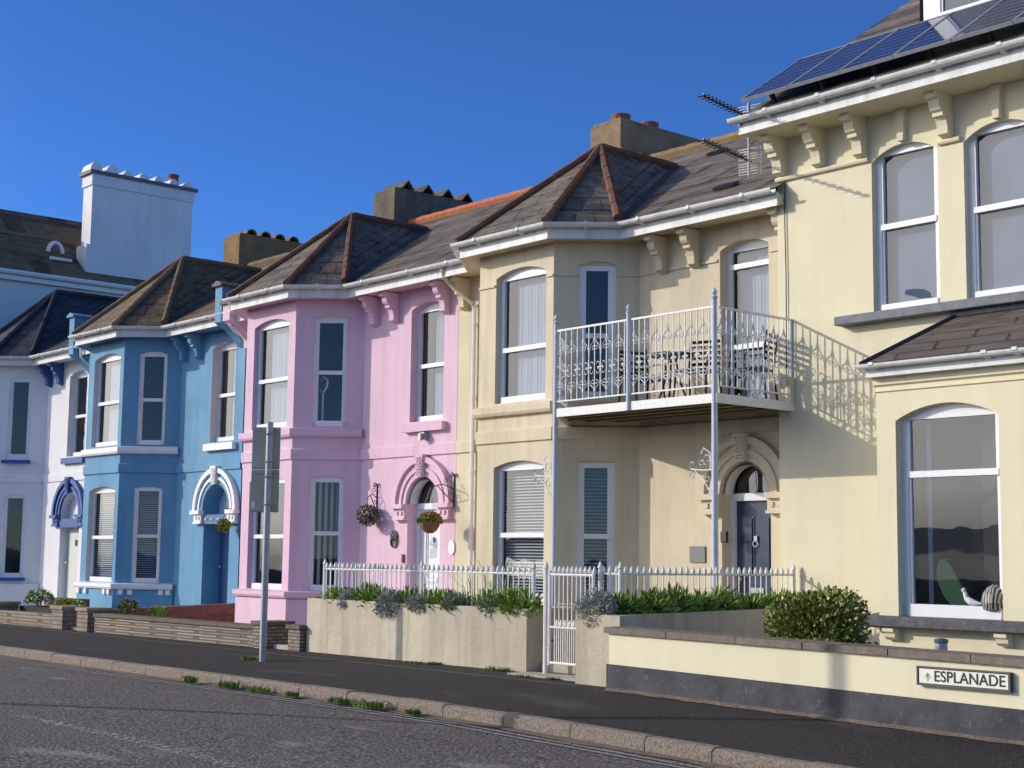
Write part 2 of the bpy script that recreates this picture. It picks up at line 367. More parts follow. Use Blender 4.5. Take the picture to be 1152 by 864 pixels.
# ------------------------------------------------------------------ window / door
Y0 = 15.3
def frame_bar(mb, F, u0, u1, z0, z1, d0, d1): F.box(mb, u0, u1, d0, d1, z0, z1)
def window(house, F, u0, u1, zb, zs, zc, rails=(.5,), lean=0.0, inside='none', fmat='upvc', rv=.15, fw=.055, head=.07, foot=.10, label=None, gap=0.0, pitch=.045, filler=None, netm='curtain', up=.3):
    """arched opening filled with a frame, a pane, and what hangs behind the pane"""
    D = -rv
    mb = MB(); zt = zs - .005 if filler else zs + up*(zc-zs)
    F.box(mb, u0, u0+fw, D, D+.06, zb, zt); F.box(mb, u1-fw, u1, D, D+.06, zb, zt)
    F.box(mb, u0+fw, u1-fw, D, D+.06, zt-head, zt)
    F.box(mb, u0+fw, u1-fw, D, D+.085, zb, zb+foot)
    ar = arch_pts(u0, u1, zs, zc)
    fb = MB() if filler else mb
    if len(ar) > 2:
        for (x, z), (x2, z2) in zip(ar, ar[1:]):
            if max(z, z2) > zt: fb.face([F.P(x, D+.062, min(zt, z)), F.P(x2, D+.062, min(zt, z2)), F.P(x2, D+.062, z2), F.P(x, D+.062, z)])
    H = zt-head - (zb+foot)
    for r in rails:
        z = zb+foot+H*r
        F.box(mb, u0+fw, u1-fw, D, D+.075, z-.035, z+.035)
    # inner sash rims
    zc_ = [zb+foot] + [zb+foot+H*r for r in rails] + [zt-head]
    for i, (a, b) in enumerate(zip(zc_, zc_[1:])):
        s = .03
        for (p, q) in ((u0+fw, u0+fw+s), (u1-fw-s, u1-fw)): F.box(mb, p, q, D+.005, D+.045 + (.012 if i else 0), a, b)
    w = mb.build('window', M[fmat], house)
    if label: w['label'] = label
    if filler: fb.build('head_panel', M[filler], w)
    g = MB(); dg = D+.018
    g.face([F.P(u0+fw*.5, dg, zb+.03), F.P(u1-fw*.5, dg, zb+.03), F.P(u1-fw*.5, dg+lean, zt-.02), F.P(u0+fw*.5, dg+lean, zt-.02)])
    g.build('pane', M['glass'], w)
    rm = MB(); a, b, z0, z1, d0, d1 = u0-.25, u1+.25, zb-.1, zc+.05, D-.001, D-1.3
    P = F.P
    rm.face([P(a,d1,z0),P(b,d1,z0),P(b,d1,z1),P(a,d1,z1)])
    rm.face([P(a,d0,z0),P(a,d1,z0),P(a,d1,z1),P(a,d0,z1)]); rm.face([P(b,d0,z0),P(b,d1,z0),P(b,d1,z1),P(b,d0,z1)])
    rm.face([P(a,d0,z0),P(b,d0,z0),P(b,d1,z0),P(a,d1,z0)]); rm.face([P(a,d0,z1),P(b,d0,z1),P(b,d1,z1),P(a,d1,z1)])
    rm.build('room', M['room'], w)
    ua, ub, za, zz = u0+.03, u1-.03, zb+.04, zt-.02
    if inside in ('net', 'netdrape'):
        c = MB(); n = 40; x0 = ua+gap
        f = lambda i: P(x0+(ub-x0)*i/n, D-.09+.004*math.sin(i*1.9)+.004*math.sin(i*.7), 0)
        for i in range(n):
            p, q = f(i), f(i+1); c.face([p+V(0,0,za), q+V(0,0,za), q+V(0,0,zz), p+V(0,0,zz)], True)
        c.build('net_curtain', M[netm], w)
        if gap > .12:
            c = MB(); n = 10
            f = lambda i: P(ua-.1+(gap*.55+.1)*i/n, D-.16+.03*math.sin(i*2.1), 0)
            for i in range(n):
                p, q = f(i), f(i+1); c.face([p+V(0,0,za), q+V(0,0,za), q+V(0,0,zz), p+V(0,0,zz)], True)
            c.build('drape', M['drape'], w)
    elif inside == 'flat':
        c = MB(); c.face([P(ua,D-.06,za), P(ub,D-.06,za), P(ub,D-.06,zz), P(ua,D-.06,zz)]); c.build('net_curtain', M[netm], w)
    elif inside == 'venetian':
        c = MB(); z = za
        while z < zz:
            c.face([P(ua,D-.05,z), P(ub,D-.05,z), P(ub,D-.085,z+.022), P(ua,D-.085,z+.022)]); z += pitch
        c.build('slatted_blind', M['blind'], w)
    elif inside == 'vertical':
        c = MB(); x = ua
        while x < ub-.04:
            c.face([P(x,D-.06,za), P(x+.05,D-.12,za), P(x+.05,D-.12,zz), P(x,D-.06,zz)]); x += .105
        c.build('vertical_blind', M['blind'], w)
    elif inside == 'drape':
        for (p0, p1) in ((ua-.1, ua+.16), (ub-.14, ub+.1)):
            c = MB(); n = 10
            f = lambda i: P(p0+(p1-p0)*i/n, D-.14+.03*math.sin(i*2.2), 0)
            for i in range(n):
                p, q = f(i), f(i+1); c.face([p+V(0,0,za), q+V(0,0,za), q+V(0,0,zz), p+V(0,0,zz)], True)
            c.build('drape', M['curtain'], w)
    return w

def bracket(house, F, u, w, m, depth=.36, top=6.12, h=.48, org=None):
    """scrolled eaves bracket with stepped nose"""
    D = depth
    prof = [(0,0),(D,0),(D,-.075),(D*.8,-.085),(D*.8,-.12),(D*.77,-.17),(D*.70,-.205),(D*.60,-.22),(D*.60,-.268),(D*.48,-.273),(D*.41,-.31),(D*.36,-.37),(D*.34,-h),(D*.2,-h*1.03),(0,-h*1.1)]
    mb = MB(); mb.prism([F.P(u, d+.001, top+z) for d, z in prof], F.u*w)
    return mb.build('eaves_bracket', m, house)

def arch_ring(mb, F, c, z, ri, ro, d, n=20):
    for i in range(n):
        a, b = PI - PI*i/n, PI - PI*(i+1)/n
        p = lambda r, t, dd: F.P(c + r*math.cos(t), dd, z + r*math.sin(t))
        mb.face([p(ri,a,d), p(ri,b,d), p(ro,b,d), p(ro,a,d)])
        mb.face([p(ro,a,d), p(ro,b,d), p(ro,b,.0), p(ro,a,.0)]); mb.face([p(ri,b,d), p(ri,a,d), p(ri,a,-.01), p(ri,b,-.01)])
    for s in (0, PI):
        p = lambda r, dd: F.P(c + r*math.cos(s), dd, z)
        mb.face([p(ri,0), p(ri,d), p(ro,d), p(ro,0)])

def door_surround(house, F, c, hw, m, z=2.45, acc=None, keym=None, imp=None, band=None):
    b0 = MB(); arch_ring(b0, F, c, z, hw+.005, hw+.31, .05)
    mb = b0 if band is None else MB()
    arch_ring(mb, F, c, z, hw+.24, hw+.335, .10); arch_ring(mb, F, c, z, hw+.10, hw+.16, .075)
    o = mb.build('door_surround', m, house)
    if band is not None: b0.build('arch_band', band, o)
    k = MB()
    zb, zt = z+hw+.0, z+hw+.37
    k.prism([F.P(c-.065, .12, zb), F.P(c+.065, .12, zb), F.P(c+.11, .14, zt), F.P(c-.11, .14, zt)], F.n*-.12)
    for i in range(7):
        for j in range(3):
            zz = zb+.04+i*.045; u = c-.05+j*.05+(.012 if i % 2 else -.012)
            F.box(k, u-.015, u+.015, .12, .142+.003*i, zz-.014, zz+.014)
    k.build('keystone', keym or m, o)
    for s in (-1, 1):
        im = MB()
        a, b = sorted((c+s*(hw+.0), c+s*(hw+.36)))
        F.box(im, a-.0, b+.0, .001, .14, z-.08, z-.002)
        a2, b2 = sorted((c+s*(hw+.0), c+s*(hw+.30)))
        F.box(im, a2, b2, .001, .075, z-.235, z-.08)
        F.box(im, a2-.01, b2+.01, .001, .10, z-.275, z-.235)
        for q in (.08, .2):
            uu = c+s*(hw+q)
            F.box(im, uu-.028, uu+.028, .075, .095, z-.19, z-.125)
        im.build('impost', imp or m, o)
    return o

def panel_door(house, F, u0, u1, zb, zt, D, m, panels, furniture=True, glassp=()):
    mb = MB(); F.box(mb, u0, u1, D-.05, D, zb, zt)
    for (a, b, z0, z1) in panels:
        x0, x1 = u0+(u1-u0)*a, u0+(u1-u0)*b; y0, y1 = zb+(zt-zb)*z0, zb+(zt-zb)*z1
        F.box(mb, x0, x1, D, D+.012, y0, y1); F.box(mb, x0+.03, x1-.03, D+.012, D+.028, y0+.03, y1-.03)
    d = mb.build('door', m, house)
    for (a, b, z0, z1) in glassp:
        x0, x1 = u0+(u1-u0)*a, u0+(u1-u0)*b; y0, y1 = zb+(zt-zb)*z0, zb+(zt-zb)*z1
        g = MB(); g.face([F.P(x0,D+.005,y0),F.P(x1,D+.005,y0),F.P(x1,D+.005,y1),F.P(x0,D+.005,y1)]); g.build('door_pane', M['glass'], d)
    if furniture:
        k = MB(); cu = (u0+u1)/2
        k.tube([F.P(cu+.04*math.cos(t*PI/6), D+.04, zb+(zt-zb)*.72+.04*math.sin(t*PI/6)) for t in range(12)], .009, 5, closed=True)
        F.box(k, cu-.025, cu+.025, D+.012, D+.04, zb+(zt-zb)*.735, zb+(zt-zb)*.77)
        k.build('knocker', M['galv'], d)
        k = MB(); F.box(k, cu-.12, cu+.12, D+.002, D+.02, zb+(zt-zb)*.40, zb+(zt-zb)*.435); k.build('letterbox', M['brass'], d)
    k = MB(); k.lathe(F.P(u0+.09, D+.05, zb+1.0), [(.02,-.03),(.035,0),(.02,.03)], 8); k.build('handle', M['brass'], d)
    return d

# ------------------------------------------------------------------ terraced houses
BD = .92                       # bay depth
BC, BL = -.84, -2.52           # bay corners, from the inner corner of the bay
def terrace(Xi, name, label, S):
    h = empty(name, (Xi, Y0, .2), label, 'house')
    YB = Y0-BD; XL = S.get('left', -4.12); XR = S.get('right', 2.68); XLi = BL+BC
    ang = Vector((BD, -(-BC))).normalized()        # outward normal of right cant, before mirroring
    FF = Frame(Xi, Y0, 0, -1)
    FB = Frame(Xi, YB, 0, -1)
    FR = Frame(Xi+BC, YB, BD, BC)                   # right cant: u from corner to inner corner
    FL = Frame(Xi+XLi, Y0, -BD, BC)
    CL = math.hypot(BD, BC)
    wm = M[S['wall']]; Z1, ZM = 6.22, 3.35
    ul, ur = S.get('bw', (-2.25, -1.05)); cu0, cu1 = S.get('cw', (.34, .94)); fu0, fu1 = S.get('fw', (1.36, 2.31))
    dc, dh = S.get('door', (1.84, .46))
    mb = MB(); zb0 = -.1
    wall(mb, FF, XL, XLi, zb0, Z1, [])
    wall(mb, FF, 0, XR, zb0, ZM, [(dc-dh, dc+dh, .3, 2.45, 2.45+dh, S.get('drv', .25))])
    wall(mb, FF, 0, XR, ZM, Z1, [(fu0, fu1, S.get('fzb', 3.84), 5.77, 5.88, .2)])
    AU = lambda F: (3.85, 5.75, 5.86, .15) if F is FB else (3.85, 5.79, 5.85, .10)
    AL = lambda F: (.95, 2.89, 2.98, .15) if F is FB else (.95, 2.93, 2.965, .10)
    for F, a, b, o in ((FB, BL, BC, (ul, ur)), (FR, 0, CL, (cu0, cu1)), (FL, 0, CL, (CL-cu1, CL-cu0))):
        wall(mb, F, a, b, zb0, ZM, [(o[0], o[1], *AL(F))])
        wall(mb, F, a, b, ZM, Z1, [(o[0], o[1], *AU(F))])
    # closed back and ends
    mb.face([(Xi+XL, 23, 0), (Xi+XR, 23, 0), (Xi+XR, 23, 6.3), (Xi+XL, 23, 6.3)])
    for x in (XL, XR):
        mb.face([(Xi+x, Y0, 0), (Xi+x, 23, 0), (Xi+x, 23, 6.3), (Xi+x, 19, 8.5), (Xi+x, Y0, 6.4)])
    mb.build('wall', wm, h)
    path = [(Xi+XL, Y0), (Xi+XLi, Y0), (Xi+BL, YB), (Xi+BC, YB), (Xi, Y0), (Xi+XR, Y0)]
    bay = path[1:5]
    # string course and ledges
    s = MB(); s.sweep(path, [(.0,3.24),(.035,3.26),(.035,3.43),(.0,3.46)]); s.build('string_course', wm, h)
    if S.get('ledge') != 'none':
      l = MB(); l.sweep(bay, [(.0,3.65),(.07,3.66),(.09,3.70),(.09,3.80),(.0,3.815)]); l.build('bay_ledge', M[S.get('ledge', S['wall'])], h)
    if S.get('ledge') != 'none':
      l = MB(); l.sweep(bay, [(.0,.80),(.08,.81),(.11,.85),(.11,.92),(.0,.94)]); l.build('bay_ledge', M[S.get('ledge', S['wall'])], h)
    l = MB(); l.sweep(bay, [(.0,0),(.05,0),(.05,.79),(.0,.80)]); l.build('bay_plinth', wm, h)
    if S.get('ledge_blocks'):
        for F, us in ((FB, (-2.4, -2.05, -1.15, -.95)), (FR, (.15, .35, 1.0, 1.15))):
            for u in us:
                b = MB(); F.box(b, u-.05, u+.05, .051, .10, .70, .80); b.build('ledge_block', M[S['ledge']], h)
    if S.get('topstring'):
        t = MB()
        for F, segs in ((FF, ((XL, XLi), (0, fu0-.04), (fu1+.03, XR))), (FB, ((BL, ul-.02), (ur+.02, BC))), (FR, ((0, cu0-.02), (cu1+.02, CL)))):
            for a, b in segs: t = MB(); F.box(t, a, b, .001, .022, 5.63, 5.665); t.build('string_course', wm, h)
    # sill
    if S.get('sill'):
        t = MB(); FF.box(t, fu0-.1, fu1+.1, -.15, .10, 3.66, 3.80); t.build('sill', M[S['sill']], h)
    if S.get('ground_sill'):
        for F, a, b in ((FB, ul, ur), (FR, cu0, cu1)):
            for z in (.86, 3.72):
                t = MB(); F.box(t, a-.07, b+.07, .0, .13, z, z+.08); t.build('sill', M[S['ground_sill']], h)
    # pale painted reveals
    if S.get('reveal'):
        for F, o in ((FF, (fu0, fu1, S.get('fzb', 3.84), 5.77, 5.88, .2)), (FB, (ul, ur, *AU(FB))), (FR, (cu0, cu1, *AU(FR))), (FB, (ul, ur, *AL(FB))), (FR, (cu0, cu1, *AL(FR)))):
            t = MB()
            a, b, z0, zs, zc, rv = o; ar = arch_pts(a, b, zs, zc); e = .004
            rim = [(a, z0)] + ar + [(b, z0)]
            cx_ = (a+b)/2
            rim = [(x + (e if x < cx_-.01 else -e if x > cx_+.01 else 0), z - (e if z > zs-.001 else 0)) for x, z in rim]
            for (x, z), (x2, z2) in zip(rim, rim[1:]):
                t.face([F.P(x,.003,z), F.P(x,-rv,z), F.P(x2,-rv,z2), F.P(x2,.003,z2)])
            t.build('window_reveal', M[S['reveal']], h)
    # windows
    W = S['win']
    window(h, FF, fu0, fu1, S.get('fzb', 3.84), 5.77, 5.88, rv=.2, **W['fu'])
    window(h, FB, ul, ur, *AU(FB)[:3], **W['bu']); window(h, FB, ul, ur, *AL(FB)[:3], **W['bl'])
    for F, p, q in ((FR, cu0, cu1), (FL, CL-cu1, CL-cu0)):
        window(h, F, p, q, *AU(F)[:3], rv=.10, **W['cu']); window(h, F, p, q, *AL(F)[:3], rv=.10, **W['cl'])
    # door
    door_surround(h, FF, dc, dh, M[S.get('arch', S['wall'])], keym=M[S.get('key', S.get('arch', S['wall']))], imp=M[S.get('imp', S.get('arch', S['wall']))], band=M[S['band']] if 'band' in S else None)
    S['mkdoor'](h, FF, dc, dh)
    # eaves: soffit + fascia, gutter
    eave = [(Xi+XL, 14.87), (Xi-3.40, 14.87), (Xi-2.64, 14.10), (Xi-.66, 14.10), (Xi+.06, 14.87), (Xi+XR+S.get('eave_r', 0), 14.87)]
    t = MB(); t.sweep(eave, [(-.30,6.135),(-.02,6.135),(-.02,6.11),(0,6.11),(0,6.27),(-.30,6.27)]); 
    t.face([(Xi+XL, 14.9, 6.145), (Xi+XR, 14.9, 6.145), (Xi+XR, Y0+.02, 6.145), (Xi+XL, Y0+.02, 6.145)])
    t.build('soffit', M[S.get('soffit', S['wall'])], h)
    t = MB(); t.sweep(eave, [(.001,6.105),(.03,6.105),(.03,6.125),(.022,6.13),(.022,6.29),(.001,6.29)]); t.build('fascia', M['rainware'], h)
    gp = [(.045+.064+.064*math.cos(a), 6.318+.066*math.sin(a)) for a in [PI + PI*i/8 for i in range(9)]]
    gp += [(p[0]*.88+.109*.12, 6.318 + (p[1]-6.318)*.88) for p in gp[::-1]]
    t = MB(); t.sweep(eave, gp)
    ln = list(zip(eave, eave[1:]))
    for (a, b) in ln:
        d = math.hypot(b[0]-a[0], b[1]-a[1]); k = max(1, int(d/.9))
        if d < .3: continue
        ux, uy = (b[0]-a[0])/d, (b[1]-a[1])/d
        for i in range(k):
            q = (i+.5)/k*d; p0 = (a[0]+ux*(q-.025), a[1]+uy*(q-.025)); p1 = (a[0]+ux*(q+.025), a[1]+uy*(q+.025))
            t.sweep([p0, p1], [(.022,6.27),(.022,6.23),(.109,6.242),(.178,6.28),(.18,6.328),(.16,6.328)])
    t.build('gutter', M['rainware'], h)
    for u in S.get('br', (.10, .74, 2.28)): bracket(h, FF, u, .13, M[S.get('brm', S['wall'])])
    bracket(h, FF, XL+.14, .13, M[S.get('brm', S['wall'])])
    # roof
    sm = M[S['slate']]; k = .56; az = S.get('apex', 8.02); zr = 8.62; E0 = 6.33
    r_ = MB()
    ye = 14.80
    zz = lambda y: E0 + (y-ye)*k
    r_.face([(Xi+XL, ye, E0), (Xi+XR, ye, E0), (Xi+XR, 19, zz(19)), (Xi+XL, 19, zz(19))])
    r_.face([(Xi+XR, 23.2, E0), (Xi+XL, 23.2, E0), (Xi+XL, 19, zz(19)), (Xi+XR, 19, zz(19))])
    A = V(Xi-1.65, 16.1, az); yv = ye + (az-E0)/k; B = V(Xi-1.65, yv, az)
    e1, e2 = V(Xi-2.67, 14.03, E0), V(Xi-.63, 14.03, E0); e0, e3 = V(Xi-3.40, ye, E0), V(Xi+.10, ye, E0)
    r_.face([e1, e2, A]); r_.face([e2, e3, A]); r_.face([e3, B, A]); r_.face([e0, e1, A]); r_.face([B, e0, A])
    roof = r_.build('roof', sm, h)
    hm = M[S.get('hip', 'hip')]
    def course(p, q, r=.072):
        mb = MB(); p, q = Vector(p), Vector(q); L = (q-p).length; n = max(2, int(L/.42))
        for i in range(n):
            a, b = p.lerp(q, i/n), p.lerp(q, (i+1.06)/n if i < n-1 else 1)
            mb.tube([a+V(0,0,.0), b+V(0,0,.0)], [r*1.06, r*.92], 8)
        return mb
    for p, q, m_ in ((e1, A, hm), (e2, A, hm), (e3+V(-.06,.02,.06), A, hm), (e0, A, hm), (A, B, M[S.get('bayridge', S.get('hip', 'hip'))])):
        course(p+V(0,0,.02), q+V(0,0,.02)).build('hip_tiles', m_, roof)
    course((Xi+XL, 19, zz(19)+.03), (Xi+XR, 19, zz(19)+.03), .1).build('ridge_tiles', M[S.get('ridge', 'ridge_lich')], roof)
    v = MB()    # lead valley
    d = (B-e3).normalized(); sd = V(d.y, -d.x, 0).normalized()*.09
    v.face([e3+sd+V(0,0,.012), B+sd+V(0,0,.012+.02), B-sd*1.2+V(0,0,.05), e3-sd+V(0,0,.05)]); v.build('valley', M['lead_dark'], roof)
    return h, roof

def chimney(roof, Xi, kind, m, w=.8, y0=18.6, y1=20.95, z=9.45):
    x0, x1 = Xi-4.12-w/2, Xi-4.12+w/2
    b = MB(); b.box(x0, x1, y0, y1, 7.6, z)
    b.box(x0+.03, x1-.03, y0+.03, y1-.03, z-.004, z+.07)
    c = b.build('chimney', m, roof, bevel=.02)
    n = 4
    for i in range(n):
        y = y0+.35+(y1-y0-.7)*i/(n-1); xm = (x0+x1)/2
        p = MB()
        if kind == 'pots':
            if i in (0, 1):
                p.lathe((xm+.05, y0+.35+i*.75, z+.06), [(.17,0),(.175,.03),(.17,.045),(.17,.08),(.175,.09),(.17,.10),(.17,.13),(.18,.14),(.18,.17),(.13,.17)], 14)
                p.build('chimney_pot', M['terracotta'], c)
            continue
        if kind == 'tent':
            h = .19; o = [(y-.17, z+.07), (y, z+.07+h), (y+.17, z+.07), (y+.13, z+.07), (y, z+.07+h-.045), (y-.13, z+.07)]
            p.prism([(x0-.02, a, b_) for a, b_ in o], (w+.04, 0, 0))
        else:
            o = [(y+.15*math.cos(t*PI/8), z+.07+.13*math.sin(t*PI/8)) for t in range(9)]
            o += [(y+.115*math.cos(t*PI/8), z+.07+.1*math.sin(t*PI/8)) for t in range(8, -1, -1)]
            p.prism([(x0, a, b_) for a, b_ in o], (w, 0, 0))
        p.build('flue_cover', m, c)
    return c

def kneeler(house, X, m, capm, z0=5.75, z1=6.75):
    """the party wall corbelled out past the eaves with a small cap stone"""
    k = MB()
    prof = [(Y0+.1, z0-.05), (Y0-.02, z0-.05), (15.2, z0+.02), (15.1, z0+.13), (14.95, z0+.25), (14.78, z0+.33), (14.70, z0+.38), (14.70, z1), (15.1, z1), (15.3, z1-.1)]
    k.prism([(X-.13, a, b) for a, b in prof], (.26, 0, 0))
    o = k.build('party_wall_kneeler', m, house)
    c = MB(); c.prism([(X-.18, 14.64, z1+.002), (X+.18, 14.64, z1+.002), (X+.18, 14.64, z1+.05), (X, 14.64, z1+.11), (X-.18, 14.64, z1+.05)], (0, .5, 0)); c.build('cap_stone', capm, o)
    return o

def fan_frame(h, F, c, hw, z, D, m='upvc', glassy=True, zl=2.36):
    """arched fanlight frame, transom and its pane"""
    mb = MB(); arch_ring(mb, F, c, z, hw-.05, hw+.005, D+.05)
    for s in (-1, 1):
        a, b = sorted((c+s*(hw-.07), c+s*hw)); F.box(mb, a, b, D-.02, D+.05, .3, z)
    F.box(mb, c-hw+.07, c+hw-.07, D-.02, D+.055, zl, z+.01)
    f = mb.build('door_frame', M[m], h)
    g = MB(); n = 16
    g.face([F.P(c+(hw-.05)*math.cos(PI*i/n), D+.01, z+(hw-.05)*math.sin(PI*i/n)) for i in range(n+1)])
    g.build('fanlight', M['glass'] if glassy else M['bluewhite'], f)
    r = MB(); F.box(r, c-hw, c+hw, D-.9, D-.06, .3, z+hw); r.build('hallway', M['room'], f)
    return f

def door_cream(h, F, c, hw):
    fan_frame(h, F, c, hw, 2.45, -.22)
    panel_door(h, F, c-hw+.07, c+hw-.07, .32, 2.36, -.225, M['door_navy'],
               [(.14,.44,.50,.90),(.56,.86,.50,.90),(.14,.44,.08,.36),(.56,.86,.08,.36)])
def door_pink(h, F, c, hw):
    fan_frame(h, F, c, hw, 2.45, -.22)
    panel_door(h, F, c-hw+.07, c+hw-.07, .32, 2.36, -.225, M['door_white'],
               [(.12,.44,.06,.34),(.56,.88,.06,.34),(.12,.3,.44,.92),(.7,.88,.44,.92)], glassp=((.36,.64,.5,.88),))
def door_bl(h, F, c, hw):
    # white tympanum over a lintel with white bosses, plain boarded door
    t = MB(); n = 16; D = -.34
    t.face([F.P(c+hw*math.cos(PI*i/n), D, 2.36+max(.0, .09+hw*math.sin(PI*i/n)) if 0 < i < n else 2.36) for i in range(n+1)]); t.build('tympanum', M['bluewhite'], h)
    l = MB(); F.box(l, c-hw, c+hw, -.2, .03, 2.17, 2.36); lo = l.build('lintel', M['door_blue'], h)
    for i in range(4):
        b = MB(); u = c-hw+.14+i*(2*hw-.28)/3
        b.lathe(F.P(u, .03, 2.265), [(.001,-.035),(.03,-.02),(.035,0),(.03,.02),(.001,.035)], 8); b.build('boss', M['bluewhite'], lo)
    panel_door(h, F, c-hw, c+hw, .32, 2.17, -.40, M['door_blue'], [(.1,.45,.1,.9),(.55,.9,.1,.9)], furniture=False)
    k = MB(); F.box(k, c-.05, c+.05, -.37, -.34, 1.45, 1.68); k.build('letter_plate', M['black'], h)
def door_wh(h, F, c, hw):
    t = MB(); n = 16
    t.face([F.P(c+hw*math.cos(PI*i/n), -.19, 2.36+max(.0, .09+hw*math.sin(PI*i/n)) if 0 < i < n else 2.36) for i in range(n+1)]); t.build('tympanum', M['white'], h)
    l = MB(); F.box(l, c-hw, c+hw, -.2, .04, 2.15, 2.36); l.build('lintel', M['navytrim'], h)
    panel_door(h, F, c-hw, c+hw, .32, 2.15, -.2, M['door_cream'], [(.1,.9,.05,.95)], furniture=False)
    k = MB(); F.box(k, c-.02, c+.1, -.17, -.16, 1.72, 1.86); k.build('number_plate', M['black'], h)

XC, XP, XB, XW = -14.98, -21.85, -28.58, -35.35
cream, roofC = terrace(XC, 'cream_house', 'cream rendered terraced house with first floor balcony and navy front door', dict(
    wall='cream', slate='slate_c', left=-4.18, right=2.90, bw=(-2.13, -1.0), cw=(.36, .90), fw=(1.53, 2.38), fzb=3.60, door=(1.97, .42), topstring=True,
    arch='cream_trim', br=(.42, 1.04, 2.66), ridge='ridge_lich', mkdoor=door_cream,
    win=dict(fu=dict(rails=(.36, .90), inside='net', gap=.08, head=.05), bu=dict(rails=(.40,), inside='net', gap=.2), bl=dict(rails=(.47,), inside='venetian'),
             cu=dict(rails=(.46,), inside='none', filler='cream', fw=.08), cl=dict(rails=(.46,), inside='venetian', pitch=.05, filler='cream', fw=.075))))
pink, roofP = terrace(XP, 'pink_house', 'candy pink rendered terraced house with white sash windows', dict(
    wall='pink', slate='slate_p', fw=(1.39, 2.31), door=(1.84, .45), sill='pink', br=(.30, .90, 2.33), ridge='ridge_red', apex=8.07, mkdoor=door_pink,
    win=dict(fu=dict(rails=(.48,), inside='net', gap=.3), bu=dict(rails=(.45,), inside='net', gap=.22), bl=dict(rails=(.47,), inside='drape'),
             cu=dict(rails=(.49,), inside='none', filler='peach'), cl=dict(rails=(.5,), inside='vertical', filler='peach'))))
blue, roofB = terrace(XB, 'blue_house', 'mid blue rendered terraced house with white ledges and arched porch', dict(
    wall='blue', slate='slate_b', hip='hip_b', bw=(-2.25, -.98), fw=(1.30, 2.27), door=(1.70, .52), sill='bluewhite', ledge='bluewhite', ledge_blocks=True, reveal='peach', br=(.10, .72),
    arch='bluewhite', imp='bluewhite', band='blue', ridge='hip_b', apex=8.2, mkdoor=door_bl, drv=.5,
    win=dict(fu=dict(rails=(.48,), inside='net', gap=.36), bu=dict(rails=(.48,), inside='net', gap=.3), bl=dict(rails=(.47,), inside='venetian'),
             cu=dict(rails=(.48,), inside='none', fmat='bluewhite'), cl=dict(rails=(.48,), inside='venetian', fmat='bluewhite'))))
white, roofW = terrace(XW, 'white_house', 'white rendered terraced house with dark blue sills and door arch', dict(
    wall='white', slate='slate_n', hip='hip_n', fw=(1.22, 2.2), door=(1.58, .52), sill='navytrim', ground_sill='navytrim', ledge='none', cw=(.27,.82), br=(.10, .72), brm='navytrim',
    arch='navytrim', imp='navytrim', ridge='hip_n', apex=8.3, mkdoor=door_wh,
    win=dict(fu=dict(rails=(.48,), inside='none'), bu=dict(rails=(.48,), inside='none'), bl=dict(rails=(.47,), inside='none'),
             cu=dict(rails=(), inside='none'), cl=dict(rails=(), inside='none'))))
chimney(roofC, XC, 'pots', M['chim']); chimney(roofP, XP, 'tent', M['chim_p'], z=9.42); chimney(roofB, XB, 'half', M['chim_b'], z=9.5, y0=18.75, y1=20.7)
kneeler(pink, XP-4.05+.16, M['pink'], M['wood'], z1=6.45)
kneeler(blue, XB+2.52, M['blue'], M['wood'], z1=6.85); kneeler(white, XW+2.52, M['blue'], M['blue'], z1=7.0)

def downpipe(house, x, y, z0, z1, m=M['upvc'], r=.034):
    p = MB(); p.tube([(x, y, z0), (x, y, z1)], r, 8)
    for z in [z0+.3+i*1.2 for i in range(int((z1-z0)/1.2)+1)]: p.tube([(x, y, z), (x, y, z+.06)], r*1.25, 8)
    return p
p = downpipe(cream, XC-3.70, 15.24, .2, 5.62); p.build('downpipe', M['upvc'], cream)
p = MB()
p.tube([(XC-3.70, 15.24, 5.62), (XC-3.72, 15.2, 5.68), (XC-4.02, 14.97, 6.0), (XC-4.04, 14.86, 6.1), (XC-4.04, 14.80, 6.3)], .034, 8)
p.build('downpipe', M['cream_trim'], cream)
for hs, X in ((pink, XP), (blue, XB)):
    p = MB(); x = X-3.9
    p.tube([(x, 14.78, 6.3), (x, 14.80, 6.05), (x, 14.9, 5.95), (x, 15.2, 5.8), (x, 15.24, 5.6), (x, 15.24, .3)], .034, 8); p.build('downpipe', M['upvc'], hs)
# tall gap fillers: vent holes on roof of the cream house
for (x, y) in ((-13.62, 15.36), (-16.15, 18.05)):
    mb = MB(); z = 6.33+(y-14.8)*.56
    mb.prism([(x, y, z+.012), (x+.36, y, z+.012), (x+.36, y+.13, z+.012+.073), (x, y+.13, z+.012+.073)], (0, -.02, .036)); mb.build('roof_vent', M['black'], roofC)

# ------------------------------------------------------------------ balcony on the cream house
BX0, BX1, BY, BZ = -14.84, -12.0, 13.575, 3.55
mb = MB()
deck = [(BX0, BY), (BX1, BY), (BX1, Y0-.005), (XC-.02, Y0-.01), (XC+BC+.16, Y0-BD+.165)]
mb.prism([(x, y, BZ-.03) for x, y in deck], (0, 0, .025))
bal = mb.build('balcony', M['deckboard'], cream)
mb = MB()
mb.box(BX0, BX1+.03, BY-.045, BY-.001, BZ-.10, BZ+.012); mb.box(BX1-.001, BX1+.045, BY-.045, 15.0, BZ-.10, BZ+.012)
d = Vector((XC+BC+.16-BX0, Y0-BD+.165-BY)); a = math.atan2(d.y, d.x)
mb.box(0, d.length, -.02, .02, BZ-.10, BZ+.012, Matrix.Translation((BX0, BY, 0)) @ Matrix.Rotation(a, 4, 'Z'))
mb.build('edge_beam', M['iron'], bal)
mb = MB()
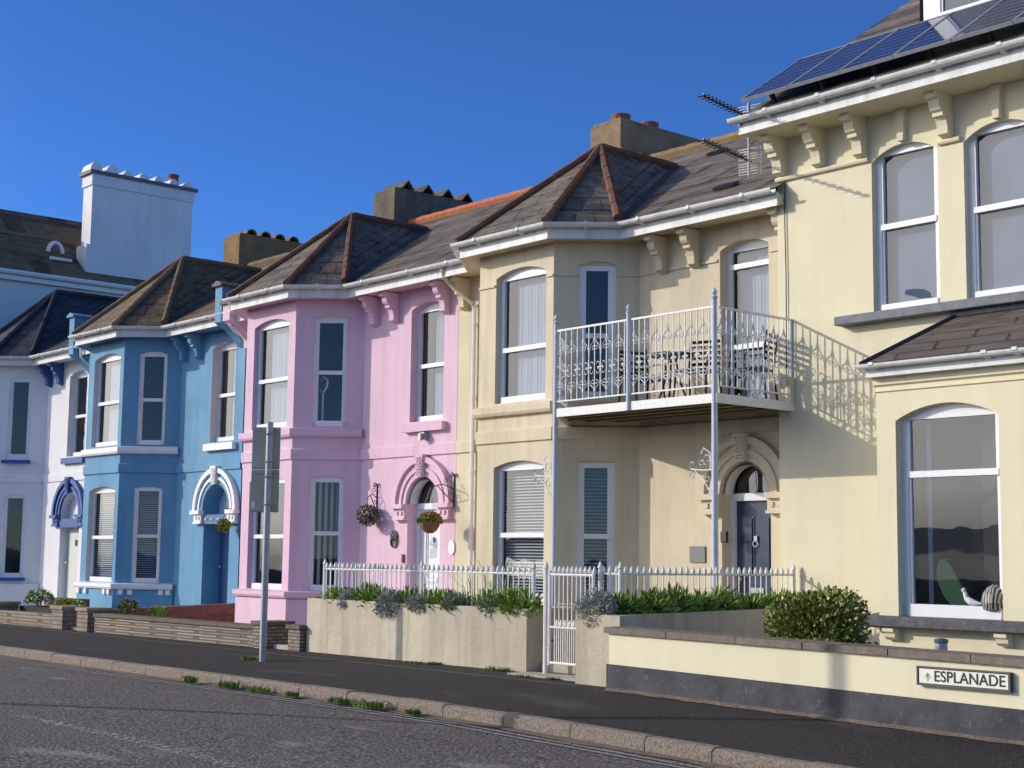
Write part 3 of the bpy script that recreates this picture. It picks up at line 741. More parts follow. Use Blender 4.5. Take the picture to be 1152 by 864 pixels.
for i in range(5):
    y = BY+.2+i*.32; t_ = (y-BY)/(Y0-BD+.165-BY)
    xl = BX0+(XC+BC+.16-BX0)*t_ if t_ < 1 else XC+BC+.16+(y-(Y0-BD+.165))*(-BC/BD)
    mb = MB(); mb.box(xl+.03, BX1-.01, y-.035, y+.035, BZ-.052, BZ-.032); mb.build('batten', M['joist_lit'], bal)
for (x, y, z0) in ((BX0, BY-.03, .3), (BX1, BY-.03, .9)):
    p = MB(); p.tube([(x, y, z0), (x, y, 2.25), (x, y, 4.72)], [.043, .04, .034], 12)
    p.lathe((x, y, 4.72), [(.04,0),(.045,.02),(.02,.04),(.038,.075),(.03,.1),(.005,.135)], 10)
    p.build('post', M['polegrey'], bal)
p = MB(); x = -13.44; p.tube([(x, BY-.05, BZ-.10), (x, BY-.05, 4.70)], .03, 12); p.lathe((x, BY-.05, 4.70), [(.034,0),(.04,.02),(.016,.04),(.034,.07),(.026,.09),(.005,.125)], 10)
p.build('post', M['polegrey'], bal)
def cscroll(mb, P, r, a0, a1, w=.0075, n=8, grow=.55):
    """a C-scroll: an arc that tightens at its end. P(u,z)->point, given as (u0,z0) in closure"""
    pts = []
    for i in range(n+1):
        t = i/n; a = a0+(a1-a0)*t; rr = r*(1-grow*t); pts.append(P(rr*math.cos(a), rr*math.sin(a)))
    mb.tube(pts, w, 4, cap=False)
def railing(F, u0, u1, z0, name='railing_panel', n=None):
    L = u1-u0; n = n or max(1, round(L/.205)); s = L/n; mb = MB(); H = 1.06
    F.box(mb, u0, u1, -.012, .012, z0+H-.012, z0+H+.014); F.box(mb, u0, u1, -.01, .01, z0+.09, z0+.108)
    for i in range(n):
        for k in range(2):
            u = u0+s*(i+.25+.5*k)
            mb.tube([F.P(u, 0, z0+.1), F.P(u, 0, z0+H)], .0085, 5, cap=False)
            if k == 0:
                q = lambda du, dz: (lambda a, b: F.P(u+du+a, 0, z0+dz+b))
                for sg in (-1, 1):
                    A = lambda a, b, sg=sg: F.P(u+sg*(a), 0, z0+b)
                    # gothic arch and trefoil near the top
                    mb.tube([A(s*.48, .62), A(s*.46, .72), A(s*.34, .80), A(s*.14, .84), A(.0, .93)], .009, 4, cap=False)
                    cscroll(mb, lambda x, z, sg=sg: F.P(u+sg*(.03+x), 0, z0+.76+z), .032, PI*.9, -PI*.8)
                    # paired scrolls at mid height
                    cscroll(mb, lambda x, z, sg=sg: F.P(u+sg*(.052+x), 0, z0+.545+z), .045, -PI*.5, PI*1.1)
                    cscroll(mb, lambda x, z, sg=sg: F.P(u+sg*(.052+x), 0, z0+.45+z), .045, PI*.5, -PI*1.1)
                    mb.tube([A(.052, .50), A(s*.48, .50)], .009, 4, cap=False)
                    # mirrored arch and scrolls low down
                    mb.tube([A(s*.48, .42), A(s*.46, .34), A(s*.34, .27), A(s*.12, .235), A(0, .17)], .009, 4, cap=False)
                    cscroll(mb, lambda x, z, sg=sg: F.P(u+sg*(.035+x), 0, z0+.315+z), .035, -PI*.9, PI*.8)
                mb.lathe(F.P(u, 0, z0+.86), [(.004,-.03),(.016,0),(.004,.03)], 5)
    return mb.build(name, M['iron'], bal)
Fb = Frame(0, BY-.035, 0, -1)
railing(Fb, BX0+.04, -13.47, BZ+.01); railing(Fb, -13.41, BX1-.03, BZ+.01)
Fs = Frame(BX1+.012, BY, 1, 0)
railing(Fs, .03, 15.0-BY-.01, BZ+.01)
d3 = V(XC+BC+.16, Y0-BD+.165, 0)-V(BX0, BY, 0)
Fl = Frame(XC+BC+.16, Y0-BD+.165, -abs(d3.y), -abs(d3.x))
railing(Fl, .02, d3.length-.05, BZ+.01)
mb = MB(); mb.tube([(BX1+.012, 14.985, BZ+.0), (BX1+.012, 14.985, BZ+1.07)], .016, 6); mb.build('wall_post', M['iron'], bal)
mb = MB(); mb.box(BX1-.02, BX1+.06, 14.9, 14.99, BZ-.0, BZ+.32); mb.build('wall_bracket', M['cream_trim'], bal)
def scroll_arm(x, y, z):
    mb = MB(); P = lambda a, b: V(x-a, y-.02, z+b)
    mb.tube([P(.02,.0), P(.18,.0), P(.36,.02)], .009, 5); mb.tube([P(.03,-.30), P(.16,-.12), P(.30,.0)], .008, 5)
    for (a, b, r, s, e) in ((.10,.13,.075,-1.2,4.6),(.34,.07,.055,-1.6,4.2),(.34,-.06,.05,1.6,-4.0),(.10,-.10,.06,1.4,-4.4),(.07,-.27,.055,.6,5.6),(.20,.08,.05,3.6,-2.0)):
        cscroll(mb, lambda u, v: P(a+u, b+v), r, s, e, .008, 14, .7)
    mb.tube([P(.05,.0), P(.05,.2), P(.16,.27), P(.2,.2)], .008, 5)
    return mb.build('scroll_bracket', M['iron'], bal)
scroll_arm(BX0, BY-.03, 2.66); scroll_arm(BX1, BY-.03, 2.64)

def garden_chair(x, y, rot, label):
    z = BZ; e = empty('garden_chair', (x, y, z), label, 'chair', 'garden chairs on the balcony')
    Mx = Matrix.Translation((x, y, z)) @ Matrix.Rotation(rot, 4, 'Z')
    T = lambda *p: Mx @ Vector(p)
    s = MB()
    for i in range(7): s.box(-.22, .22, -.22+i*.065, -.22+i*.065+.045, .43, .45, Mx)
    s.build('seat', M['black'], e)
    b = MB()
    for i in range(5): b.tube([T(-.2, .235+i*.012, .56+i*.075), T(.2, .235+i*.012, .56+i*.075)], .022, 5)
    b.tube([T(-.22,.2,.45), T(-.22,.27,.92)], .014, 6); b.tube([T(.22,.2,.45), T(.22,.27,.92)], .014, 6)
    b.build('backrest', M['black'], e)
    for sx in (-1, 1):
        for sy in (-1, 1):
            l = MB(); l.tube([T(sx*.21, sy*.2, .45), T(sx*.23, sy*.26, .0)], .014, 6); l.build('leg', M['black'], e)
        a = MB(); a.tube([T(sx*.23, .24, .68), T(sx*.25, -.2, .66), T(sx*.23, -.24, .45)], .014, 6); a.build('armrest', M['black'], e)
garden_chair(-13.0, 14.35, .3, 'dark slatted garden chair in front of the sunlit cream wall on the balcony')
garden_chair(-12.42, 14.75, -1.2, 'dark slatted garden chair before the glazed balcony door')
garden_chair(-14.25, 14.6, 1.3, 'dark slatted garden chair in the shaded bay corner of the balcony')
t = empty('garden_table', (-13.6, 14.5, BZ), 'small round dark metal table between the balcony chairs', 'table')
mb = MB(); mb.lathe((-13.6, 14.5, BZ+.70), [(.30,0),(.32,.01),(.32,.03),(.30,.035)], 20); mb.build('tabletop', M['black'], t)
for i in range(3):
    a = i*2*PI/3+.4; mb = MB(); mb.tube([(-13.6+.05*math.cos(a), 14.5+.05*math.sin(a), BZ+.7), (-13.6+.12*math.cos(a), 14.5+.12*math.sin(a), BZ+.35), (-13.6+.26*math.cos(a), 14.5+.26*math.sin(a), BZ)], .014, 6); mb.build('leg', M['black'], t)

# small things on the cream front
F0 = Frame(0, Y0, 0, -1)
mb = MB(); F0.box(mb, -14.0, -13.72, .002, .02, 1.53, 1.75)
o = mb.build('name_plaque', plain('grey_slate_plaque', (.17,.18,.19), .5), org=(-13.86, Y0, 1.53)); tag(o, 'square grey slate name plaque screwed to the cream wall', 'plaque')
mb = MB(); F0.box(mb, -13.42, -13.31, .002, .05, 1.80, 1.95)
o = mb.build('key_safe', M['black'], org=(-13.36, Y0, 1.8), bevel=.012); tag(o, 'small black key safe beside the navy front door', 'key safe')

# ------------------------------------------------------------------ pale yellow house
YR = 15.0; YBR = 13.9
yel = empty('yellow_house', (-9, YR, .2), 'tall pale yellow house with solar panels and a slate roofed bay', 'house')
FY = Frame(0, YR, 0, -1); FYB = Frame(0, YBR, 0, -1)
XA, XE = -12.2, -3.2; bx0, bx1 = -9.93, -8.03
wins = [(-10.73, -9.80), (-9.45, -8.52), (-8.17, -7.24)]
mb = MB()
wall(mb, FY, XA, XE, -.1, 4.4, [(-5.6, -4.6, .3, 2.45, 2.95, .4)])
wall(mb, FY, XA, XE, 4.4, 7.05, [(a, b, 4.55, 6.42, 6.585, .14) for a, b in wins] + [(-5.4, -4.4, 4.55, 6.42, 6.585, .14)])
bw = [(-10.53, YR), (bx0, YBR), (bx1, YBR), (-7.43, YR)]
FcL = Frame(bw[0][0], YR, -(YR-YBR), -(bx0-bw[0][0])); FcR = Frame(bx1, YBR, YR-YBR, -(bw[3][0]-bx1))
cl = math.hypot(YR-YBR, bx0-bw[0][0])
wall(mb, FYB, bx0, bx1, -.1, 3.62, [(-9.68, -8.42, .98, 3.11, 3.27, .17)])
wall(mb, FcL, 0, cl, -.1, 3.62, [(.3, .95, .98, 3.11, 3.2, .15)]); wall(mb, FcR, 0, cl, -.1, 3.62, [(.3, .95, .98, 3.11, 3.2, .15)])
mb.face([(XA, YR, -.1), (XA, YR+8, -.1), (XA, YR+8, 7.3), (XA, 19.4, 10.5), (XA, YR, 7.3)]); mb.face([(XE, YR, -.1), (XE, YR+8, -.1), (XE, YR+8, 7.3), (XE, 19.4, 10.5), (XE, YR, 7.3)])
mb.face([(XA, YR+8, -.1), (XE, YR+8, -.1), (XE, YR+8, 7.3), (XA, YR+8, 7.3)])
mb.build('wall', M['yellow'], yel)
for a, b in wins + [(-5.4, -4.4)]:
    window(yel, FY, a, b, 4.55, 6.42, 6.585, rails=(.52,), inside='flat', netm='bluenet', up=.75, head=.05, fw=.075, foot=.11, rv=.14)
window(yel, FYB, -9.68, -8.42, .98, 3.11, 3.27, rails=(.70,), inside='none', fw=.075, foot=.14, rv=.17, lean=.012, up=.5)
mb = MB()
for i in range(8):
    f = lambda i: FYB.P(-9.66+.22*i/8, -.30+.012*math.sin(i*2.1), 0)
    p, q = f(i), f(i+1); mb.face([p+V(0,0,1.0), q+V(0,0,1.0), q+V(0,0,3.1), p+V(0,0,3.1)], True)
mb.build('drape', M['curtain'], yel)
for F in (FcL, FcR): window(yel, F, .3, .95, .98, 3.11, 3.2, rails=(.70,), inside='net', fw=.06)
panel_door(yel, FY, -5.6, -4.6, .3, 2.45, -.3, M['door_navy'], [(.1,.45,.1,.9),(.55,.9,.1,.9)])
mb = MB(); FY.box(mb, -5.6, -4.6, -.36, -.3, 2.45, 2.95); mb.build('fanlight', M['upvc'], yel)
mb = MB(); FY.box(mb, -11.2, -6.8, -.13, .17, 4.44, 4.55); mb.build('sill', M['lead'], yel, bevel=.012)
mb = MB(); mb.sweep(bw, [(-.05,.86),(.14,.86),(.17,.88),(.17,.95),(.14,.985),(-.2,.99)]); mb.build('sill', M['darksill'], yel)
for u in (-9.80, -8.45):
    mb = MB(); mb.prism([FYB.P(u, d_, z) for d_, z in ((.001,.855),(.14,.855),(.14,.82),(.11,.80),(.10,.76),(.05,.73),(.001,.73))], FYB.u*.14); mb.build('sill_corbel', M['yellow'], yel)
mb = MB(); mb.sweep(bw, [(0,3.44),(.02,3.445),(.02,3.46),(0,3.465)]); mb.sweep(bw, [(0,3.50),(.035,3.52),(.035,3.62),(0,3.62)]); mb.build('cornice', M['yellow'], yel)
be = [(-10.62, YR-.02), (bx0-.03, YBR-.14), (bx1+.10, YBR-.14), (-7.26, YR-.02)]
mb = MB(); mb.sweep(be, [(-.14,3.60),(0,3.60),(0,3.72),(-.02,3.72)]); mb.build('fascia', M['rainware'], yel)
gp = [(.06+.052*math.cos(a), 3.735+.052*math.sin(a)) for a in [PI+PI*i/8 for i in range(9)]]; gp += [(x*.9+.006, 3.735+(z-3.735)*.85) for x, z in gp[::-1]]
mb = MB(); mb.sweep(be, gp)
for x in (-9.85, -8.45, -8.1): mb.sweep([(x, YBR-.14), (x+.06, YBR-.14)], [(.0,3.72),(.0,3.67),(.06,3.675),(.118,3.72),(.118,3.75)])
mb.build('gutter', M['rainware'], yel)
mb = MB()
e = [V(-10.78, YR, 3.74), V(bx0-.06, YBR-.2, 3.74), V(bx1+.14, YBR-.2, 3.74), V(-7.18, YR, 3.74)]; tL, tR = V(-9.56, YR-.01, 4.40), V(-8.40, YR-.01, 4.40)
mb.face([e[1], e[2], tR, tL]); mb.face([e[0], e[1], tL]); mb.face([e[2], e[3], tR]); br_ = mb.build('bay_roof', M['slate_r'], yel)
mb = MB(); mb.tube([e[1], e[2]], .018, 5); mb.tube([e[1]+V(0,0,.01), tL+V(0,0,.01)], .028, 6); mb.tube([e[2]+V(0,0,.01), tR+V(0,0,.01)], .028, 6); mb.build('roof_edge', M['hip_n'], br_)
mb = MB(); mb.box(-9.62, -8.34, YR-.07, YR-.002, 4.385, 4.43); mb.build('flashing', M['lead'], br_)
# eaves
ZE = 7.0
mb = MB(); mb.box(XA-.12, XE+.2, 14.45, 15.02, ZE, ZE+.03); mb.build('soffit', M['yellow'], yel)
mb = MB(); mb.box(XA-.14, XE+.2, 14.42, 14.449, ZE-.0, ZE+.19); mb.box(XA-.14, XE+.2, 14.405, 14.419, ZE-.0, ZE+.03); mb.build('fascia', M['rainware'], yel)
gp = [(.071+.064*math.cos(a), 7.205+.066*math.sin(a)) for a in [PI+PI*i/8 for i in range(9)]]; gp += [(x*.9+.0065, 7.205+(z-7.205)*.85) for x, z in gp[::-1]]
mb = MB(); mb.sweep([(XA-.24, 14.42), (XE+.2, 14.42)], gp)
for i in range(11): 
    x = XA+.35+i*.82; mb.sweep([(x, 14.42), (x+.06, 14.42)], [(.0,7.19),(.0,7.11),(.065,7.13),(.138,7.185),(.141,7.22)])
mb.build('gutter', M['rainware'], yel)
for x in (-12.17, -11.55, -10.92, -9.71, -8.44, -7.16, -6.5, -5.8, -5.0, -4.2): bracket(yel, FY, x, .14, M['yellow'], depth=.38, top=7.0, h=.46)
mb = MB()
for a, b in ((XA, -10.76), (-9.77, -9.48), (-8.49, -8.2), (-7.21, -5.43)):
    mb = MB(); mb.tube([FY.P(a, .02, 6.475), FY.P(b, .02, 6.475)], .034, 8); mb.build('string_course', M['yellow'], yel)
mb = MB()
for a, b in wins:
    mb = MB(); c = (a+b)/2; mb.prism([FY.P(c-.04, .075, 6.60), FY.P(c+.04, .075, 6.60), FY.P(c+.065, .075, 6.995), FY.P(c-.065, .075, 6.995)], FY.n*-.074); mb.build('keystone', M['yellow'], yel)
mb = MB(); mb.tube([FY.P(-12.05, .02, 6.95), FY.P(-12.065, .02, 5.9), FY.P(-12.05, .02, 5.2), FY.P(-12.06, .02, 3.6)], .007, 5); mb.build('aerial_cable', M['black'], yel)
kk = .67; E1 = 7.23; ye = 14.40; zt = E1+(19.6-ye)*kk
mb = MB(); vx = XA-.10
mb.face([(vx, ye, E1), (XE+.2, ye, E1), (XE+.2, 19.6, zt), (vx, 19.6, zt)]); mb.face([(vx, 24.8, E1), (vx, 19.6, zt), (XE+.2, 19.6, zt), (XE+.2, 24.8, E1)])
mb.face([(vx, ye, E1), (vx, 19.6, zt), (vx, 19.6, zt-.12), (vx, ye, E1-.12)])
roofY = mb.build('roof', M['slate_c'], yel)
mb = MB(); mb.tube([(vx, 19.6, zt+.03), (XE+.2, 19.6, zt+.03)], .11, 8); mb.build('ridge_tiles', M['hip'], roofY)
# dormer
dy = 15.95; dz = E1+(dy-ye)*kk; dx0, dx1 = -10.56, -8.2
mb = MB(); FD = Frame(0, dy, 0, -1)
mb.prism([(dx0, dy, dz-.1), (dx0, dy, dz+1.5), (dx0, dy+2.3, dz+1.5)], (-.02, 0, 0))
mb.prism([(dx1, dy, dz-.1), (dx1, dy, dz+1.5), (dx1, dy+2.3, dz+1.5)], (.02, 0, 0))
wall(mb, FD, dx0, dx1, dz-.15, dz+1.5, [(dx0+.14, dx1-.14, dz+.1, dz+1.3, dz+1.3, .05)])
mb.box(dx0-.1, dx1+.1, dy-.12, dy+2.4, dz+1.501, dz+1.6); dor = mb.build('dormer', M['upvc'], roofY)
window(yel, FD, dx0+.14, dx1-.14, dz+.1, dz+1.3, dz+1.3, rails=(), inside='drape', fw=.09, foot=.09, rv=.05)

# solar panels
sp_m, nt, b = mat('solar_cells')
uv = N(nt, 'UVMap'); uv.uv_map = 'm'
br = N(nt, 'TexBrick'); br.offset = 0
br.inputs['Scale'].default_value = 1; br.inputs['Brick Width'].default_value = .125; br.inputs['Row Height'].default_value = .125; br.inputs['Mortar Size'].default_value = .004
br.inputs['Color1'].default_value = (.012,.018,.07,1); br.inputs['Color2'].default_value = (.016,.022,.085,1); br.inputs['Mortar'].default_value = (.30,.32,.36,1)
nt.links.new(uv.outputs[0], br.inputs['Vector']); nt.links.new(br.outputs[0], b.inputs['Base Color']); b.inputs['Roughness'].default_value = .08; b.inputs['Specular IOR Level'].default_value = .6
spl = ['leftmost solar panel, at the roof edge above the television aerials', 'second solar panel from the roof edge', 'third solar panel from the roof edge', 'fourth solar panel from the roof edge',
       'fifth solar panel from the roof edge, under the dormer corner', 'sixth solar panel from the roof edge, below the dormer window', 'seventh solar panel from the roof edge, below the dormer window']
sd = V(0, 1, kk).normalized(); sn = V(0, -kk, 1).normalized()
for i in range(7):
    x0 = -12.30+i*.775; x1 = x0+.765
    p0 = V(0, 14.50, E1+(14.50-ye)*kk) + sn*.16
    o = empty('solar_panel', (x0, p0.y, p0.z), spl[i], 'solar panel', 'solar panels on the yellow house roof')
    Mx = Matrix((( 1, 0, 0, x0), (0, sd.y, sn.y, p0.y), (0, sd.z, sn.z, p0.z), (0, 0, 0, 1)))
    L = 1.53; w = x1-x0
    mb = MB(); mb.box(.02, w-.02, .02, L-.02, .0, .028, Mx); mb.build('cells', sp_m, o)
    mb = MB(); mb.box(0, w, 0, .02, -.01, .035, Mx); mb.box(0, w, L-.02, L, -.01, .035, Mx); mb.box(0, .02, .02, L-.02, -.01, .035, Mx); mb.box(w-.02, w, .02, L-.02, -.01, .035, Mx)
    mb.build('panel_frame', M['galv'], o)
    for q in (.12, L-.2): mb = MB(); mb.box(w*.5-.02, w*.5+.02, q, q+.06, -.155, -.01, Mx); mb.build('mount', M['black'], o)

def aerial(p, d, label, n=11, L=1.1):
    p = Vector(p); d = Vector(d).normalized(); s = V(0,0,1).cross(d).normalized(); up = V(0,0,1)
    o = empty('tv_aerial', p, label, 'aerial', 'television aerials by the yellow gutter')
    mb = MB(); mb.tube([p - d*.15, p + d*L], .014, 6); mb.build('boom', M['black'], o)
    mb = MB()
    for i in range(n):
        q = p + d*(.12+L*.86*i/(n-1)); mb.tube([q - s*.09, q + s*.09], .007, 4); mb.box(q.x-.012, q.x+.012, q.y-.012, q.y+.012, q.z-.01, q.z+.03)
    mb.build('directors', M['black'], o)
    mb = MB()
    for k in (-1, 1):
        for j in range(5):
            z = k*(.03+.035*j); q = p - d*.12 - d*.0 + up*z + d*(-.0); mb.tube([q - s*.17, q + s*.17], .009, 4)
        for w in (-.16, .16): mb.tube([p-d*.12+s*w+up*k*.02, p-d*.12+s*w+up*k*.18], .006, 4)
    mb.build('reflector', M['iron'], o)
aerial((-12.52, 14.75, 7.36), (.2, -.98, .0), 'upper television aerial sticking out above the yellow house gutter end')
aerial((-12.52, 14.75, 6.78), (.2, -.98, .0), 'lower television aerial against the slates of the cream house roof')
mb = MB(); mb.tube([(-12.5, 14.80, 6.55), (-12.5, 14.80, 7.55)], .02, 8); mb.tube([(-12.5, 14.8, 6.9), (-12.2, 14.95, 6.9)], .012, 6)
o = mb.build('aerial_mast', M['galv'], org=(-12.5, 14.8, 6.55)); tag(o, 'short steel mast at the yellow house corner carrying both aerials', 'mast')

# things seen inside the yellow bay window
o = empty('armchair', (-8.95, 14.3, .7), 'green high backed armchair just inside the yellow bay window', 'armchair')
mb = MB(); pr = []
for i in range(9):
    t = i/8; pr.append((-9.35+.45*t*t*.9+.25*t*(t > .5), 1.62-.72*t))
ol = [(-9.30,1.60),(-9.34,1.50),(-9.33,1.36),(-9.25,1.2),(-9.14,1.08),(-9.02,.98),(-8.78,.98),(-8.92,1.15),(-9.0,1.30),(-9.07,1.43),(-9.15,1.55),(-9.22,1.61)]
mb.prism([(x-.03, 14.14, z) for x, z in ol], (0, .26, 0)); mb.build('backrest', M['green_cloth'], o, bevel=.03)
mb = MB(); mb.box(-9.05, -8.5, 14.15, 14.7, .72, .97); mb.build('seat', M['green_cloth'], o, bevel=.04)
mb = MB(); z0 = 1.125
mb.tube([(-8.93,14.0,z0+.15),(-8.92,14.0,z0+.12),(-8.90,14.0,z0+.07),(-8.85,14.0,z0+.035),(-8.79,14.0,z0+.02),(-8.72,14.0,z0+.02)], [.012,.024,.03,.04,.03,.006], 10)
mb.lathe((-8.935,14.0,z0+.155), [(.004,-.028),(.024,-.012),(.024,.012),(.004,.028)], 10)
for dx in (0, .02): mb.tube([(-8.84+dx,14.0,z0+.01),(-8.84+dx,14.0,z0-.03)], .004, 4)
o = mb.build('gull_figurine', plain('white_and_grey_gull', (.6,.6,.6), .5), org=(-8.85,14.0,z0)); tag(o, 'small white and grey gull figurine on the yellow bay window board', 'figurine')
zm, nt, b = mat('zebra_cloth'); wv = N(nt, 'TexWave'); wv.inputs['Scale'].default_value = 9; wv.inputs['Distortion'].default_value = 6; wv.inputs['Detail'].default_value = 2
g = N(nt, 'NewGeometry'); nt.links.new(g.outputs['Position'], wv.inputs['Vector'])
nt.links.new(mixc(nt, ramp(nt, wv.outputs['Fac'], .45, .55), (.02,.02,.02), (.33,.32,.30)), b.inputs['Base Color'])
mb = MB(); mb.lathe((-8.60, 14.06, 1.06), [(.06,0),(.13,.03),(.15,.1),(.13,.19),(.08,.26),(.02,.29)], 14)
o = mb.build('cushion', zm, org=(-8.60, 14.06, 1.06)); tag(o, 'black and white zebra striped cushion in the yellow bay window', 'cushion')
mb = MB(); mb.tube([(XP-.72+.12*math.cos(t*PI/10), 14.92+.02*math.sin(t), 4.62+.14*math.sin(t*PI/10)) for t in range(20)], .022, 6, closed=True); mb.tube([(XP-.72, 14.92, 4.5), (XP-.72, 14.92, 3.95)], .02, 6); mb.lathe((XP-.72, 14.92, 3.9), [(.1,0),(.1,.03),(.02,.06)], 12)
o = mb.build('table_mirror', M['petal_white'], org=(XP-.72, 14.92, 3.9)); tag(o, 'round mirror on a stand behind the pink house upper side window', 'mirror')

# ------------------------------------------------------------------ far white building
far = empty('white_building', (-42, 18, 0), 'big white building with mossy tiled roof rising behind the white terraced house', 'building')
mb = MB(); gx = -40.05
mb.box(-46, gx, 12.5, 21.7, 0, 9.2); mb.build('wall', M['white_chim'], far)
mb = MB(); mb.face([(gx+.25, 12.2, 9.22), (gx+.25, 21.85, 9.22), (-43, 21.85, 11.68), (-43, 12.2, 11.68)][::1]); mb.face([(-46.25, 12.2, 9.22), (-43, 12.2, 11.68), (-43, 21.85, 11.68), (-46.25, 21.85, 9.22)])
rf = mb.build('roof', M['slate_far'], far)
mb = MB(); mb.box(gx+.02, gx+.16, 12.2, 21.85, 9.03, 9.17); mb.build('fascia', M['upvc'], far)
mb = MB(); mb.tube([(gx+.24, 12.2, 9.23), (gx+.24, 21.85, 9.23)], .07, 8); mb.build('gutter', M['upvc'], far)
mb = MB(); x0, x1, y0, y1 = -40.95, -40.35, 18.5, 21.75
mb.box(x0, x1, y0, y1, 9.2, 12.22); mb.box(x0-.03, x1+.03, y0-.12, y1+.1, 9.2, 10.45); mb.box(x0-.04, x1+.04, y0-.04, y1+.04, 12.22, 12.55)
ch = mb.build('chimney', M['white_chim'], rf)
mb = MB(); mb.box(x0-.10, x1+.10, y0-.12, y1+.12, 12.55, 12.65); mb.build('chimney_capping', plain('slate_grey_capping', (.12,.12,.16), .7), ch)
for i in range(7):
    y = y0+.1+i*(y1-y0-.25)/6; big_ = 1.35 if i in (0, 1) else 1
    mb = MB(); w = .14*big_; hh = .20*big_
    o_ = [(y+w*math.cos(t*PI/8), 12.65+hh*math.sin(t*PI/8)) for t in range(9)]
    mb.prism([(x0+.0, a, b_) for a, b_ in o_], (x1-x0, 0, 0)); mb.build('flue_cover', M['white'], ch)
mb = MB(); mb.lathe((-40.6, 21.2, 12.65), [(.16,0),(.15,.3),(.18,.32),(.18,.38),(.12,.38)], 12); mb.build('chimney_pot', M['terracotta'], ch)
mb = MB(); yv = 17.75; zv = 9.22+(gx+.25+40.75)*0; xv = -41.0; zv = 9.22+((gx+.25)-xv)*(11.68-9.22)/((gx+.25)+43)
mb.tube([(xv, yv+.22*math.cos(t*PI/8), zv+.04+.3*math.sin(t*PI/8)) for t in range(9)], .06, 6); mb.tube([(xv+.35, yv-.3, zv-.2), (xv+.35, yv+.35, zv-.2)], .05, 6)
mb.build('roof_vent', M['bluewhite'], rf)

# ------------------------------------------------------------------ ground
def gt(x): return -max(0., (x+11)*.018)
KY = lambda x: 9.08 + .10*math.exp(-((x+14)/5)**2)
def strip(name, mt, rows, xs, kind='structure', **k):
    """rows: functions x->(y,z), from near to far"""
    mb = MB()
    for a, b in zip(xs, xs[1:]):
        for r0, r1 in zip(rows, rows[1:]):
            p = [(a, *r0(a)), (b, *r0(b)), (b, *r1(b)), (a, *r1(a))]; mb.face(p, True)
    o = mb.build(name, mt, merge=True)
    for f in o.data.polygons: f.use_smooth = True
    return tag(o, kind=kind, **k)
xs = [-120, -60] + [-45+i*1.0 for i in range(56)] + [14, 20, 40, 120]
xs = sorted(set(xs))
def roady(t):    # t 0 at the near gutter, 1 at the far kerb
    return lambda x: ((KY(x)-.005)*t + .8*(1-t), gt(x) + .10*math.sin(PI*t)**.8)
strip('road', M['road'], [roady(i/10) for i in range(11)], xs)
pz = lambda y, x: .115 + gt(x)*1.0 + max(0, (y-9.1))*.045
strip('pavement', M['pave'], [lambda x: (KY(x)+.14, .115+gt(x)), lambda x: (10.2, pz(10.2, x)), lambda x: (11.9, pz(11.9, x)), lambda x: (13, pz(13, x)-.03)], xs)
strip('seafront_pavement', M['promenade'], [lambda x: (-9, .1+gt(x)), lambda x: (.79, .1+gt(x)), lambda x: (.8, gt(x)-.05)], xs)
mb = MB(); x = -60.0; xk = []
while x < 14:
    l = .92 if R.random() < .8 else .75; x1 = x+l-.012
    y0, y1 = KY(x), KY(x1); g0, g1 = gt(x), gt(x1); e = R.uniform(-.006, .006)
    t = .135+e
    P = [(x,y0,-.1+g0),(x1,y1,-.1+g1),(x1,y1,t-.03+g1),(x,y0,t-.03+g0)]; mb.face(P)
    mb.face([(x,y0,t-.03+g0),(x1,y1,t-.03+g1),(x1,y1+.035,t+g1),(x,y0+.035,t+g0)])
    mb.face([(x,y0+.035,t+g0),(x1,y1+.035,t+g1),(x1,y1+.145,t+g1),(x,y0+.145,t+g0)])
    mb.face([(x,y0,t-.03+g0),(x,y0+.035,t+g0),(x,y0+.145,t+g0),(x,y0+.145,-.1+g0),(x,y0,-.1+g0)]); mb.face([(x1,y1,t-.03+g1),(x1,y1,-.1+g1),(x1,y1+.145,-.1+g1),(x1,y1+.145,t+g1),(x1,y1+.035,t+g1)])
    mb.face([(x,y0+.145,t+g0),(x1,y1+.145,t+g1),(x1,y1+.145,-.1+g1),(x,y0+.145,-.1+g0)])
    x += l
tag(mb.build('kerb', M['kerb']), kind='structure')
def road_z(y, x):
    t = (y-.8)/(KY(x)-.005-.8); return gt(x)+.10*math.sin(PI*min(1, max(0, t)))**.8
strip('gutter_grit', M['gutterdirt'], [lambda x: (KY(x)-.13-.03*math.sin(x*3.1)-.02*math.sin(x*7.7), road_z(KY(x)-.14, x)+.003), lambda x: (KY(x)-.002, .022+gt(x))], [-60+i*.2 for i in range(371)])
for d0 in (.24, .40):
    strip('road_line', M['line'], [lambda x: (KY(x)-d0-.055, road_z(KY(x)-d0-.055, x)+.006), lambda x: (KY(x)-d0, road_z(KY(x)-d0, x)+.006)], xs)
strip('road_line', M['dash'], [lambda x: (5.52, road_z(5.52, x)+.006), lambda x: (5.66, road_z(5.66, x)+.006)], [-13.2+i*.5 for i in range(20)])
mb = MB(); mb.face([(-4000, -9.5, -.12), (4000, -9.5, -.12), (4000, 5000, -.12), (-4000, 5000, -.12)]); tag(mb.build('ground', M['concrete']), kind='structure')
mb = MB(); mb.face([(-60, 11.2, .21), (XA+.3, 11.2, .21), (XA+.3, 23, .30), (-60, 23, .30)]); mb.face([(XA+.3, 11.2, .16), (8, 11.2, .14), (8, 23, .22), (XA+.3, 23, .22)]); tag(mb.build('garden_ground', M['concrete']), kind='structure')
